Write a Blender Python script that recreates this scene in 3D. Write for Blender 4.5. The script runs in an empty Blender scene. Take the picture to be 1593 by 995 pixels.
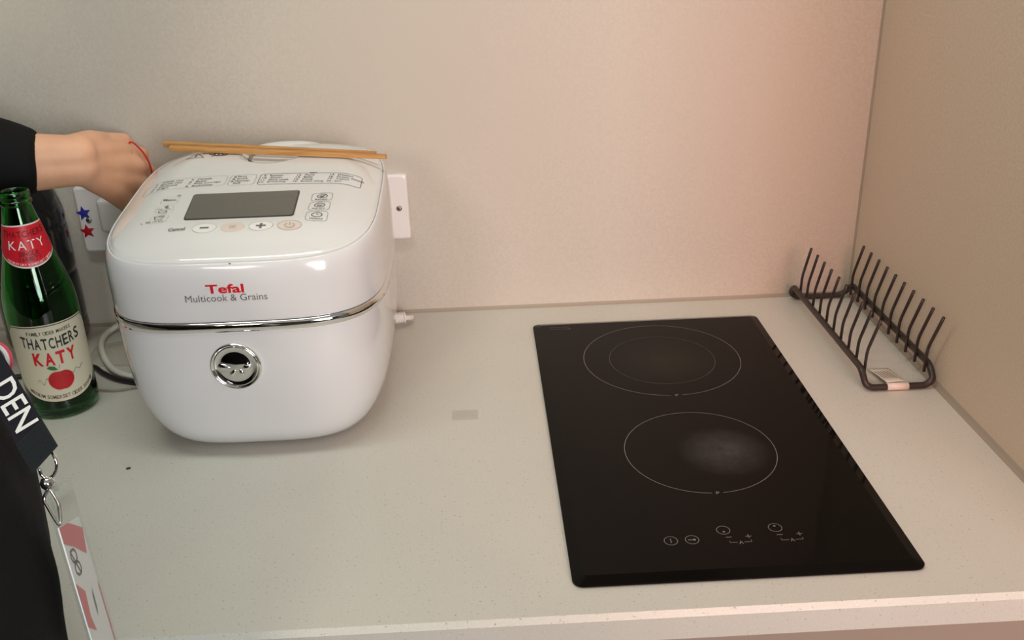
import bpy, bmesh, math, random
from mathutils import Vector, Matrix
random.seed(7)
S = bpy.context.scene
COL = S.collection
PI = math.pi

# ------------------------------------------------------------------ camera
cam_d = bpy.data.cameras.new('camera')
cam = bpy.data.objects.new('camera', cam_d)
COL.objects.link(cam)
R_ = Vector((0.9986263, -0.0441127, -0.0282774))
U_ = Vector((0.0438571, 0.4083788, 0.9117584))
D_ = Vector((0.0286723, 0.9117460, -0.4097525))
cam.matrix_world = Matrix(((R_.x, U_.x, -D_.x, -0.061756), (R_.y, U_.y, -D_.y, -0.612975),
                           (R_.z, U_.z, -D_.z, 0.51543), (0, 0, 0, 1)))
cam_d.sensor_fit = 'HORIZONTAL'
cam_d.sensor_width = 36.0
cam_d.lens = 33.678
cam_d.clip_start = 0.02
S.camera = cam

# ------------------------------------------------------------------ world and lights
w = bpy.data.worlds.new('world'); S.world = w; w.use_nodes = True
w.node_tree.nodes['Background'].inputs[0].default_value = (0.9, 0.85, 0.8, 1)
w.node_tree.nodes['Background'].inputs[1].default_value = 0.05

def area(name, loc, target, sx, sy, power, col):
    l = bpy.data.lights.new(name, 'AREA'); l.shape = 'RECTANGLE'; l.size = sx; l.size_y = sy
    l.energy = power; l.color = col
    o = bpy.data.objects.new(name, l); COL.objects.link(o); o.location = loc
    o.rotation_euler = (Vector(target) - Vector(loc)).to_track_quat('-Z', 'Y').to_euler()
    return o
area('window_light', (1.05, -2.90, 0.60), (0.05, 0.1, 0.08), 1.30, 1.20, 70, (0.86, 0.97, 1.0))
area('ceiling_light', (-0.35, 0.0, 1.44), (-0.35, 0.0, 0), 0.9, 0.16, 7.6, (0.93, 1.0, 0.94))
area('warm_fill_light', (-1.0, -2.0, 1.0), (0.2, 0.4, 0.1), 0.4, 0.4, 11, (1.0, 0.90, 0.76))  # added warm fill from rear left to lift the right wall, no actual lamp
pl = area('pink_lamp_light', (0.40, -1.15, 0.60), (0.40, 0.57, 0.22), 0.5, 0.4, 2.2, (1.0, 0.44, 0.34))
pl.data.spread = math.radians(64)
S.view_settings.view_transform = 'Standard'
S.view_settings.look = 'None'
S.view_settings.gamma = 1
S.view_settings.use_curve_mapping = False
S.view_settings.exposure = 0.0

# ------------------------------------------------------------------ materials
def principled(name, col, rough=0.5, metal=0.0, ior=1.45, coat=0.0, trans=0.0, sheen=0.0, spec=None):
    m = bpy.data.materials.new(name); m.use_nodes = True
    b = m.node_tree.nodes['Principled BSDF']
    b.inputs['Base Color'].default_value = (*col, 1)
    b.inputs['Roughness'].default_value = rough
    b.inputs['Metallic'].default_value = metal
    b.inputs['IOR'].default_value = ior
    b.inputs['Coat Weight'].default_value = coat
    b.inputs['Coat Roughness'].default_value = 0.05
    b.inputs['Transmission Weight'].default_value = trans
    b.inputs['Sheen Weight'].default_value = sheen
    if spec is not None: b.inputs['Specular IOR Level'].default_value = spec
    return m
def nodes(m): return m.node_tree.nodes, m.node_tree.links
def noise(m, scale, detail=3, rough=0.5, coord='Object'):
    n, l = nodes(m)
    t = n.new('ShaderNodeTexCoord'); x = n.new('ShaderNodeTexNoise')
    x.inputs['Scale'].default_value = scale; x.inputs['Detail'].default_value = detail; x.inputs['Roughness'].default_value = rough
    l.new(t.outputs[coord], x.inputs['Vector']); return x
def ramp(m, src, stops):
    n, l = nodes(m)
    r = n.new('ShaderNodeValToRGB'); e = r.color_ramp.elements
    e[0].position, e[0].color = stops[0][0], (*stops[0][1], 1)
    e[1].position, e[1].color = stops[-1][0], (*stops[-1][1], 1)
    for p, c in stops[1:-1]:
        k = e.new(p); k.color = (*c, 1)
    l.new(src, r.inputs[0]); return r
def mix(m, fac, a, b, mode='MIX'):
    n, l = nodes(m)
    x = n.new('ShaderNodeMix'); x.data_type = 'RGBA'; x.blend_type = mode
    if isinstance(fac, float): x.inputs[0].default_value = fac
    else: l.new(fac, x.inputs[0])
    for i, v in ((6, a), (7, b)):
        if isinstance(v, tuple): x.inputs[i].default_value = (*v, 1)
        else: l.new(v, x.inputs[i])
    return x.outputs[2]
def bump(m, src, strength, dist=0.001):
    n, l = nodes(m)
    b = n.new('ShaderNodeBump'); b.inputs['Strength'].default_value = strength; b.inputs['Distance'].default_value = dist
    l.new(src, b.inputs['Height']); l.new(b.outputs[0], n['Principled BSDF'].inputs['Normal'])
def setcol(m, out): m.node_tree.links.new(out, m.node_tree.nodes['Principled BSDF'].inputs['Base Color'])

def stone(name, base, dark, light, rough):
    m = principled(name, base, rough)
    a = noise(m, 420, 2); b = noise(m, 900, 1); c = noise(m, 5, 3)
    v = mix(m, ramp(m, c.outputs[0], [(0.35, (0, 0, 0)), (0.7, (1, 1, 1))]).outputs[0], base, tuple(x * 0.95 for x in base))
    v = mix(m, ramp(m, a.outputs[0], [(0.645, (0, 0, 0)), (0.74, (1, 1, 1))]).outputs[0], v, dark)
    v = mix(m, ramp(m, b.outputs[0], [(0.62, (0, 0, 0)), (0.72, (1, 1, 1))]).outputs[0], v, light)
    setcol(m, v); bump(m, b.outputs[0], 0.08, 0.0004)
    return m
M = {}
M['counter'] = stone('quartz_worktop', (0.60, 0.585, 0.525), (0.33, 0.31, 0.265), (0.68, 0.665, 0.61), 0.33)
def plaster(name, base):
    m = principled(name, base, 0.62)
    a = noise(m, 330, 3, 0.6); c = noise(m, 3, 2)
    v = mix(m, ramp(m, a.outputs[0], [(0.33, (0, 0, 0)), (0.68, (1, 1, 1))]).outputs[0], tuple(x * 0.90 for x in base), tuple(min(1, x * 1.06) for x in base))
    v = mix(m, ramp(m, c.outputs[0], [(0.3, (0, 0, 0)), (0.75, (1, 1, 1))]).outputs[0], v, tuple(x * 0.97 for x in base))
    setcol(m, v); bump(m, a.outputs[0], 0.11, 0.0006)
    return m
M['wall'] = plaster('splashback_panel', (0.54, 0.495, 0.425))
M['wall_right'] = plaster('side_panel', (0.66, 0.53, 0.41))
M['room'] = principled('room_paint', (0.15, 0.13, 0.11), 0.8)
M['floor'] = principled('floor_vinyl', (0.16, 0.12, 0.09), 0.5)
M['ceiling'] = principled('ceiling_paint', (0.6, 0.57, 0.53), 0.8)
M['cabinet'] = principled('cabinet_laminate', (0.33, 0.26, 0.21), 0.5)
M['bead'] = principled('silicone_bead', (0.33, 0.28, 0.22), 0.5)
M['white_gloss'] = principled('white_gloss_plastic', (0.72, 0.725, 0.73), 0.16, coat=0.6)
M['white_lid'] = principled('white_lid_plastic', (0.72, 0.72, 0.705), 0.13, coat=0.6)
M['white_plastic'] = principled('white_socket_plastic', (0.78, 0.74, 0.72), 0.3)
M['white_cable'] = principled('white_cable_rubber', (0.68, 0.64, 0.57), 0.4)
M['black_cable'] = principled('black_cable_rubber', (0.015, 0.012, 0.012), 0.4)
M['grey_cable'] = principled('grey_cable_rubber', (0.20, 0.17, 0.13), 0.5)
M['chrome'] = principled('chrome', (0.82, 0.82, 0.82), 0.05, 1.0)
M['steel'] = principled('brushed_steel', (0.36, 0.33, 0.30), 0.22, 1.0)
M['screw'] = principled('screw_steel', (0.35, 0.33, 0.30), 0.3, 1.0)
M['ink_black'] = principled('black_ink', (0.02, 0.02, 0.025), 0.5)
M['ink_grey'] = principled('grey_ink', (0.13, 0.13, 0.13), 0.5)
M['ink_pale'] = principled('pale_grey_ink', (0.42, 0.42, 0.38), 0.5)
M['ink_red'] = principled('red_ink', (0.62, 0.008, 0.02), 0.4)
M['pink_key'] = principled('pink_key_film', (0.70, 0.60, 0.53), 0.3)
M['white_key'] = principled('white_key_film', (0.80, 0.79, 0.76), 0.2)
M['lcd'] = principled('lcd_window', (0.085, 0.083, 0.068), 0.12, coat=0.5)
M['lcd_rim'] = principled('lcd_rim', (0.03, 0.028, 0.025), 0.3)
M['wire'] = principled('dark_brown_coated_wire', (0.035, 0.024, 0.022), 0.35)
M['paper'] = principled('paper_tag', (0.70, 0.64, 0.55), 0.7)
M['tape'] = principled('white_tape', (0.78, 0.68, 0.62), 0.6)
M['print'] = principled('hob_print', (0.17, 0.16, 0.145), 0.5)
M['print_dim'] = principled('hob_print_dim', (0.075, 0.068, 0.06), 0.5)
def hob_mat():
    m = principled('black_ceramic_glass', (0.004, 0.0034, 0.003), 0.07, ior=1.185)
    n, l = nodes(m)
    t = n.new('ShaderNodeTexCoord'); col = (0.004, 0.0034, 0.003)
    nz = noise(m, 55, 6, 0.7); nf = noise(m, 1100, 1)
    out = None
    for (cx, cy, r0, amt) in ((0.168, 0.185, 0.046, (0.062, 0.060, 0.056)), (0.15, 0.385, 0.065, (0.020, 0.019, 0.012))):
        mp = n.new('ShaderNodeMapping'); mp.inputs['Location'].default_value = (-cx / r0, -cy / r0, 0); mp.inputs['Scale'].default_value = (1 / r0, 1 / r0, 0.0)
        l.new(t.outputs['Object'], mp.inputs[0])
        g = n.new('ShaderNodeTexGradient'); g.gradient_type = 'SPHERICAL'; l.new(mp.outputs[0], g.inputs[0])
        mu = n.new('ShaderNodeMath'); mu.operation = 'MULTIPLY'; l.new(g.outputs[1], mu.inputs[0]); l.new(nz.outputs[0], mu.inputs[1])
        m2 = n.new('ShaderNodeMath'); m2.operation = 'MULTIPLY'; m2.use_clamp = True; l.new(mu.outputs[0], m2.inputs[0]); m2.inputs[1].default_value = 1.5
        out = mix(m, m2.outputs[0], out if out else col, amt)
    out = mix(m, ramp(m, nf.outputs[0], [(0.76, (0, 0, 0)), (0.80, (1, 1, 1))]).outputs[0], out, (0.03, 0.028, 0.025))
    setcol(m, out)
    return m
M['hob'] = hob_mat()
M['hob_edge'] = principled('hob_seal', (0.012, 0.011, 0.010), 0.4)
def wood():
    m = principled('bamboo_chopstick', (0.52, 0.27, 0.09), 0.45)
    n, l = nodes(m); a = noise(m, 40, 4)
    mp = n.new('ShaderNodeMapping'); mp.inputs['Scale'].default_value = (0.6, 9, 9); t = n.new('ShaderNodeTexCoord')
    l.new(t.outputs['Object'], mp.inputs[0]); l.new(mp.outputs[0], a.inputs['Vector'])
    setcol(m, ramp(m, a.outputs[0], [(0.3, (0.40, 0.18, 0.05)), (0.7, (0.62, 0.34, 0.12))]).outputs[0]); return m
M['wood'] = wood()
M['green_glass'] = principled('green_bottle_glass', (0.025, 0.44, 0.045), 0.03, trans=1.0, ior=1.5)
M['label_cream'] = principled('cream_paper_label', (0.66, 0.60, 0.45), 0.5)
M['label_red'] = principled('red_neck_label', (0.62, 0.012, 0.025), 0.42)
M['label_white'] = principled('white_label_edge', (0.75, 0.70, 0.66), 0.5)
M['apple'] = principled('apple_red_print', (0.50, 0.010, 0.015), 0.45)
M['leaf'] = principled('leaf_green_print', (0.03, 0.16, 0.03), 0.5)
M['ink_brown'] = principled('brown_ink', (0.10, 0.035, 0.02), 0.5)
M['ink_darkred'] = principled('dark_red_ink', (0.13, 0.004, 0.008), 0.5)
M['ink_white'] = principled('white_ink', (0.82, 0.80, 0.78), 0.5)
M['dark_bottle'] = principled('dark_plastic_bottle', (0.012, 0.014, 0.017), 0.12, coat=0.3)
M['clear_brown'] = principled('clear_brown_plastic', (0.55, 0.42, 0.30), 0.08, trans=0.85, ior=1.35)
def film_mat(name, alpha, tint):
    m = bpy.data.materials.new(name); m.use_nodes = True; n, l = nodes(m); n.clear()
    o = n.new('ShaderNodeOutputMaterial'); a = n.new('ShaderNodeBsdfTransparent'); a.inputs[0].default_value = (*tint, 1)
    g = n.new('ShaderNodeBsdfGlossy'); g.inputs['Roughness'].default_value = 0.06; x = n.new('ShaderNodeMixShader')
    f = n.new('ShaderNodeLayerWeight'); f.inputs[0].default_value = 0.5
    pw = n.new('ShaderNodeMath'); pw.operation = 'POWER'; pw.inputs[1].default_value = 5.0; l.new(f.outputs['Facing'], pw.inputs[0])
    ad = n.new('ShaderNodeMath'); ad.operation = 'ADD'; ad.operation = 'MULTIPLY_ADD'; ad.inputs[1].default_value = 0.3; ad.inputs[2].default_value = alpha; ad.use_clamp = True; l.new(pw.outputs[0], ad.inputs[0])
    l.new(ad.outputs[0], x.inputs[0]); l.new(a.outputs[0], x.inputs[1]); l.new(g.outputs[0], x.inputs[2]); l.new(x.outputs[0], o.inputs[0])
    return m
M['film'] = film_mat('clear_plastic_film', 0.02, (0.96, 0.95, 0.93))
M['clear'] = film_mat('clear_card_holder', 0.04, (0.97, 0.98, 0.98))
M['residue'] = principled('clear_tape', (0.66, 0.62, 0.55), 0.25); M['residue'].node_tree.nodes['Principled BSDF'].inputs['Alpha'].default_value = 0.2
def skin():
    m = principled('skin', (0.76, 0.42, 0.26), 0.5)
    b = m.node_tree.nodes['Principled BSDF']
    b.inputs['Subsurface Weight'].default_value = 0.12; b.inputs['Subsurface Radius'].default_value = (0.01, 0.004, 0.002); b.inputs['Subsurface Scale'].default_value = 0.6
    a = noise(m, 30, 3); c = noise(m, 420, 2)
    setcol(m, ramp(m, a.outputs[0], [(0.3, (0.72, 0.385, 0.235)), (0.7, (0.82, 0.455, 0.29))]).outputs[0]); bump(m, c.outputs[0], 0.10, 0.0005); return m
M['skin'] = skin()
M['nail'] = principled('fingernail', (0.66, 0.40, 0.32), 0.3)
def cloth(name, col, sc, st):
    m = principled(name, col, 0.8, spec=0.25); a = noise(m, sc, 2); bump(m, a.outputs[0], st, 0.0008); return m
M['jacket'] = cloth('black_jacket_fabric', (0.005, 0.0045, 0.005), 900, 0.4)
M['trousers'] = cloth('dark_trouser_fabric', (0.02, 0.02, 0.025), 900, 0.4)
M['hair'] = principled('dark_hair', (0.012, 0.009, 0.008), 0.7)
M['lanyard'] = cloth('black_lanyard_ribbon', (0.014, 0.013, 0.020), 1500, 0.3)
M['lanyard_band'] = cloth('black_ribbed_band', (0.022, 0.026, 0.028), 1500, 0.3)
M['red_thread'] = principled('red_thread', (0.55, 0.012, 0.015), 0.6)
M['card'] = principled('white_card', (0.88, 0.91, 0.93), 0.35)
M['card_red'] = principled('card_red_print', (0.72, 0.16, 0.19), 0.4)
M['star_blue'] = principled('blue_star_foil', (0.03, 0.035, 0.30), 0.35)
M['star_red'] = principled('red_star_foil', (0.45, 0.01, 0.02), 0.35)
M['badge'] = principled('grey_badge_face', (0.16, 0.18, 0.18), 0.25)
M['badge_red'] = principled('badge_red_rim', (0.65, 0.07, 0.12), 0.35)
M['crumb'] = principled('dark_crumb', (0.03, 0.022, 0.018), 0.8)

# ------------------------------------------------------------------ helpers
def link(name, me, m=None, parent=None, smooth=True):
    o = bpy.data.objects.new(name, me); COL.objects.link(o)
    if m: me.materials.append(M[m])
    if parent: o.parent = parent
    if smooth and len(me.polygons): me.polygons.foreach_set('use_smooth', [True] * len(me.polygons))
    return o
def from_bm(name, bm, m, parent=None, smooth=False):
    bmesh.ops.recalc_face_normals(bm, faces=bm.faces)
    me = bpy.data.meshes.new(name); bm.to_mesh(me); bm.free()
    return link(name, me, m, parent, smooth)
def raw(name, v, f, m, parent=None, smooth=False):
    me = bpy.data.meshes.new(name); me.from_pydata([tuple(x) for x in v], [], f); me.update()
    return link(name, me, m, parent, smooth)
def tag(o, label=None, cat=None, group=None, kind=None):
    if label: o['label'] = label
    if cat: o['category'] = cat
    if group: o['group'] = group
    if kind: o['kind'] = kind
    return o
def empty(name, loc, label, cat, group=None):
    o = bpy.data.objects.new(name, None); COL.objects.link(o); o.empty_display_size = 0.02
    o.location = loc; tag(o, label, cat, group); return o
def keep(o, parent):
    """parent at the parent's location while the mesh is written in world space"""
    o.parent = parent; o.matrix_parent_inverse = Matrix.Translation(-Vector(parent.location)); return o
def box_bm(x0, x1, y0, y1, z0, z1, bev=0.0, seg=2):
    bm = bmesh.new(); bmesh.ops.create_cube(bm, size=1)
    bmesh.ops.scale(bm, vec=(x1 - x0, y1 - y0, z1 - z0), verts=bm.verts)
    bmesh.ops.translate(bm, vec=((x0 + x1) / 2, (y0 + y1) / 2, (z0 + z1) / 2), verts=bm.verts)
    if bev: bmesh.ops.bevel(bm, geom=bm.edges[:], offset=bev, segments=seg, affect='EDGES', profile=0.5)
    return bm
def catmull(pts, n=8, closed=False):
    P = [Vector(p) for p in pts]; out = []
    N = len(P)
    rng = range(N) if closed else range(N - 1)
    for i in rng:
        if closed: p0, p1, p2, p3 = P[i - 1], P[i], P[(i + 1) % N], P[(i + 2) % N]
        else:
            p1, p2 = P[i], P[i + 1]; p0 = P[i - 1] if i else p1 * 2 - p2; p3 = P[i + 2] if i + 2 < N else p2 * 2 - p1
        for k in range(n):
            t = k / n
            out.append(0.5 * ((2 * p1) + (p2 - p0) * t + (2 * p0 - 5 * p1 + 4 * p2 - p3) * t * t + (3 * p1 - p0 - 3 * p2 + p3) * t ** 3))
    if not closed: out.append(P[-1])
    return out
def fillet(pts, r, n=6):
    P = [Vector(p) for p in pts]; out = [P[0]]
    for i in range(1, len(P) - 1):
        a = (P[i - 1] - P[i]); b = (P[i + 1] - P[i]); la, lb = a.length, b.length; rr = min(r, la * .49, lb * .49)
        s, e = P[i] + a / la * rr, P[i] + b / lb * rr
        for k in range(n + 1):
            t = k / n; out.append((1 - t) ** 2 * s + 2 * t * (1 - t) * P[i] + t * t * e)
    out.append(P[-1]); return out
def tube(name, pts, r, m, parent=None, seg=10, closed=False, rf=None):
    P = [Vector(p) for p in pts]; N = len(P); v = []; f = []; prev = None
    for i in range(N):
        if closed: t = P[(i + 1) % N] - P[i - 1]
        else: t = P[min(i + 1, N - 1)] - P[max(i - 1, 0)]
        t.normalize()
        if prev is None: a = t.orthogonal().normalized()
        else: a = (prev - t * prev.dot(t)).normalized()
        prev = a; b = t.cross(a); rr = rf(i / (N - 1)) if rf else r
        for k in range(seg):
            q = 2 * PI * k / seg; v.append(P[i] + (a * math.cos(q) + b * math.sin(q)) * rr)
    for i in range(N if closed else N - 1):
        j = (i + 1) % N
        for k in range(seg):
            l = (k + 1) % seg; f.append((i * seg + k, i * seg + l, j * seg + l, j * seg + k))
    if not closed:
        f.append(tuple(range(seg - 1, -1, -1))); f.append(tuple((N - 1) * seg + k for k in range(seg)))
    return raw(name, v, f, m, parent, True)
def lathe(name, prof, m, parent=None, seg=64, origin=(0, 0, 0), frame=None, cap=(True, True)):
    """prof = [(radius, height)]; frame = (ex, ey, ez) axes"""
    ex, ey, ez = frame or (Vector((1, 0, 0)), Vector((0, 1, 0)), Vector((0, 0, 1))); o = Vector(origin); v = []; f = []
    for r, h in prof:
        for k in range(seg):
            q = 2 * PI * k / seg; v.append(o + ex * (r * math.cos(q)) + ey * (r * math.sin(q)) + ez * h)
    for i in range(len(prof) - 1):
        for k in range(seg):
            l = (k + 1) % seg; f.append((i * seg + k, i * seg + l, (i + 1) * seg + l, (i + 1) * seg + k))
    if cap[0]: f.append(tuple(range(seg - 1, -1, -1)))
    if cap[1]: f.append(tuple((len(prof) - 1) * seg + k for k in range(seg)))
    return raw(name, v, f, m, parent, True)
def text_geo(s, off=0.0, spacing=1.0):
    c = bpy.data.curves.new('t', 'FONT'); c.body = s; c.size = 1; c.offset = off; c.resolution_u = 3; c.space_character = spacing
    o = bpy.data.objects.new('t', c); COL.objects.link(o)
    dg = bpy.context.evaluated_depsgraph_get(); me = bpy.data.meshes.new_from_object(o.evaluated_get(dg))
    bm = bmesh.new(); bm.from_mesh(me); bmesh.ops.triangulate(bm, faces=bm.faces[:])
    v = [(x.co.x, x.co.y) for x in bm.verts]; f = [tuple(i.index for i in q.verts) for q in bm.faces]; bm.free()
    bpy.data.objects.remove(o); bpy.data.curves.remove(c); bpy.data.meshes.remove(me)
    return v, f
def fit(geo, x0, x1, y0, y1):
    """scale text so that its bounding box fills the box"""
    v, f = geo; xs = [a for a, b in v]; ys = [b for a, b in v]
    ax, bx, ay, by = min(xs), max(xs), min(ys), max(ys)
    return [(x0 + (a - ax) / (bx - ax) * (x1 - x0), y0 + (b - ay) / max(1e-6, by - ay) * (y1 - y0)) for a, b in v], f
class Print:
    """collects flat print (letters, lines, shapes) in a plane and maps it onto a surface"""
    def __init__(s): s.v = []; s.f = []
    def add(s, geo):
        k = len(s.v); s.v += geo[0]; s.f += [tuple(i + k for i in q) for q in geo[1]]; return s
    def text(s, t, x0, x1, y0, y1, off=0.0): return s.add(fit(text_geo(t, off), x0, x1, y0, y1))
    def line(s, pts, wd, closed=False):
        P = [Vector((*p, 0)) for p in pts]; n = len(P); v = []; f = []
        for i in range(n):
            a = P[i - 1] if (i or closed) else P[i]; b = P[(i + 1) % n] if (i + 1 < n or closed) else P[i]
            t = (b - a).normalized(); q = Vector((-t.y, t.x, 0)) * wd / 2
            v += [tuple((P[i] + q).xy), tuple((P[i] - q).xy)]
        for i in range(n if closed else n - 1):
            j = (i + 1) % n; f.append((2 * i, 2 * i + 1, 2 * j + 1, 2 * j))
        return s.add((v, f))
    def poly(s, pts): return s.add(([tuple(p) for p in pts], [tuple(range(len(pts)))]))
    def disc(s, cx, cy, rx, ry, n=28): return s.poly([(cx + rx * math.cos(2 * PI * k / n), cy + ry * math.sin(2 * PI * k / n)) for k in range(n)])
    def ring(s, cx, cy, rx, ry, wd, a0=0, a1=2 * PI, n=64):
        cl = abs(a1 - a0 - 2 * PI) < 1e-6; k = n if cl else n + 1
        return s.line([(cx + rx * math.cos(a0 + (a1 - a0) * i / n), cy + ry * math.sin(a0 + (a1 - a0) * i / n)) for i in range(k)], wd, cl)
    def rrect(s, x0, x1, y0, y1, r, wd): return s.line(rrect_pts(x0, x1, y0, y1, r), wd, True)
    def build(s, name, m, fn, parent=None, cut=None):
        bm = bmesh.new(); vs = [bm.verts.new((x, y, 0)) for x, y in s.v]
        for q in s.f:
            try: bm.faces.new([vs[i] for i in q])
            except ValueError: pass
        bmesh.ops.recalc_face_normals(bm, faces=bm.faces)
        if cut:
            bmesh.ops.triangulate(bm, faces=bm.faces[:])
            for _ in range(4):
                e = [e for e in bm.edges if e.calc_length() > cut]
                if not e: break
                bmesh.ops.subdivide_edges(bm, edges=e, cuts=1); bmesh.ops.triangulate(bm, faces=bm.faces[:])
        for q in bm.faces:
            if q.normal.z < 0: q.normal_flip()
        for x in bm.verts: x.co = fn(x.co.x, x.co.y)
        me = bpy.data.meshes.new(name); bm.to_mesh(me); bm.free()
        return link(name, me, m, parent, False)
def rrect_pts(x0, x1, y0, y1, r, n=6):
    P = []
    for cx, cy, a in ((x1 - r, y0 + r, -PI / 2), (x1 - r, y1 - r, 0), (x0 + r, y1 - r, PI / 2), (x0 + r, y0 + r, PI)):
        for k in range(n + 1): P.append((cx + r * math.cos(a + PI / 2 * k / n), cy + r * math.sin(a + PI / 2 * k / n)))
    return P
def blob(name, parts, m, voxel, parent=None, smooth=6, noise_amt=0.0):
    """one continuous skin: tapered capsules and ellipsoids fused by a voxel remesh"""
    bm = bmesh.new()
    def ball(c, r, sc=(1, 1, 1), rot=None):
        mt = Matrix.Translation(Vector(c)) @ ((rot.to_4x4()) if rot else Matrix()) @ Matrix.Diagonal((r * sc[0], r * sc[1], r * sc[2], 1))
        bmesh.ops.create_uvsphere(bm, u_segments=20, v_segments=12, radius=1, matrix=mt)
    def cone(a, ra, b, rb, flat=(False, False)):
        a, b = Vector(a), Vector(b); t = (b - a); L = t.length; t.normalize(); u = t.orthogonal().normalized(); w_ = t.cross(u)
        rings = []
        for p, r in ((a, ra), (b, rb)):
            rings.append([bm.verts.new(p + (u * math.cos(2 * PI * k / 20) + w_ * math.sin(2 * PI * k / 20)) * r) for k in range(20)])
        for k in range(20):
            l = (k + 1) % 20; bm.faces.new((rings[0][k], rings[0][l], rings[1][l], rings[1][k]))
        bm.faces.new(rings[0][::-1]); bm.faces.new(rings[1])
        if not flat[0]: ball(a, ra)
        if not flat[1]: ball(b, rb)
    for p in parts:
        if p[0] == 'c': cone(*p[1:])
        elif p[0] == 'e': ball(*p[1:])
        elif p[0] == 'loft':          # elliptical sections: (centre, ex, ey)
            rings = []
            for c, ex, ey in p[1]:
                c, ex, ey = Vector(c), Vector(ex), Vector(ey)
                rings.append([bm.verts.new(c + ex * math.cos(2 * PI * k / 32) + ey * math.sin(2 * PI * k / 32)) for k in range(32)])
            for i in range(len(rings) - 1):
                for k in range(32):
                    l = (k + 1) % 32; bm.faces.new((rings[i][k], rings[i][l], rings[i + 1][l], rings[i + 1][k]))
            bm.faces.new(rings[0][::-1]); bm.faces.new(rings[-1])
    bmesh.ops.recalc_face_normals(bm, faces=bm.faces)
    me = bpy.data.meshes.new('tmp'); bm.to_mesh(me); bm.free()
    o = bpy.data.objects.new('tmp', me); COL.objects.link(o)
    md = o.modifiers.new('r', 'REMESH'); md.mode = 'VOXEL'; md.voxel_size = voxel
    ms = o.modifiers.new('s', 'SMOOTH'); ms.iterations = smooth; ms.factor = 0.5
    if noise_amt:
        tx = bpy.data.textures.new('folds', 'CLOUDS'); tx.noise_scale = 0.07; tx.noise_depth = 1
        dm = o.modifiers.new('d', 'DISPLACE'); dm.texture = tx; dm.strength = noise_amt; dm.mid_level = 0.5; dm.texture_coords = 'GLOBAL'
    dg = bpy.context.evaluated_depsgraph_get(); out = bpy.data.meshes.new_from_object(o.evaluated_get(dg))
    out.name = name; out.materials.clear(); bpy.data.objects.remove(o); bpy.data.meshes.remove(me)
    return link(name, out, m, parent, True)

# ------------------------------------------------------------------ the setting
YB, XR, YF = 0.5742, 0.4365, -0.0332      # back wall, right wall, worktop edge (worktop top is z = 0)
XL, YR, ZF, ZC = -2.3, -3.0, -0.90, 1.50
def slab(name, *b, m, parent=None, bev=0.0): return from_bm(name, box_bm(*b, bev), m, parent)
st = lambda o, **k: tag(o, kind='structure', **k)
st(slab('wall_back', XL, XR + 0.06, YB, YB + 0.06, ZF, ZC, m='wall'))
st(slab('wall_right', XR, XR + 0.06, -0.10, YB, ZF, ZC, m='wall_right'))
st(slab('wall_left', XL - 0.06, XL, YR, YB + 0.06, ZF, ZC, m='room'))
st(slab('floor', XL - 0.06, 2.3, YR - 0.06, YB + 0.06, ZF - 0.06, ZF, m='floor'))
st(slab('ceiling', XL - 0.06, 2.3, YR - 0.06, YB + 0.06, ZC, ZC + 0.06, m='ceiling'))
st(slab('wall_far_right', 2.24, 2.3, YR, YB + 0.06, ZF, ZC, m='room'))
st(slab('wall_front', XL, 2.24, YR - 0.06, YR, ZF, ZC, m='room'))
# the window the daylight comes through, behind the camera
wb = bmesh.new()
for b in ((0.33, 0.41, 0.0, 1.24), (1.69, 1.77, 0.0, 1.24)):
    q = box_bm(b[0], b[1], YR, YR + 0.05, b[2], b[3]); me_ = bpy.data.meshes.new('q'); q.to_mesh(me_); wb.from_mesh(me_); q.free()
for b in ((0.33, 1.77, -0.04, 0.03), (0.33, 1.77, 1.21, 1.28)):
    q = box_bm(b[0], b[1], YR, YR + 0.05, b[2], b[3]); me_ = bpy.data.meshes.new('q'); q.to_mesh(me_); wb.from_mesh(me_); q.free()
st(from_bm('window_1', wb, 'ceiling'))

# worktop with a chamfered front edge
wt = [(XL, YB), (XL, YF)]
bm = bmesh.new()
prof = [(YB, 0.0), (YF + 0.0035, 0.0), (YF, -0.0048), (YF, -0.0265), (YB, -0.0265)]
a = [bm.verts.new((XL, y, z)) for y, z in prof]; b = [bm.verts.new((XR, y, z)) for y, z in prof]
for i in range(5): bm.faces.new((a[i], a[(i + 1) % 5], b[(i + 1) % 5], b[i]))
bm.faces.new(a); bm.faces.new(b[::-1])
tag(from_bm('worktop', bm, 'counter'), 'pale speckled stone worktop with a chamfered front edge', 'worktop', kind='structure')
cab = empty('base_cabinet', (0.0, 0.25, ZF), 'taupe base cabinet under the pale worktop', 'cabinet')
keep(slab('body', XL + 0.002, XR - 0.002, 0.012, YB - 0.002, ZF + 0.09, -0.0267, m='cabinet'), cab)
for i in range(4):
    keep(slab('door', XR - 0.6 * (i + 1) + 0.0015, XR - 0.6 * i - 0.003, -0.008, 0.012, ZF + 0.10, -0.031, m='cabinet', bev=0.001), cab)
keep(slab('plinth', XL + 0.002, XR - 0.002, 0.03, 0.05, ZF, ZF + 0.09, m='cabinet'), cab)
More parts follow.
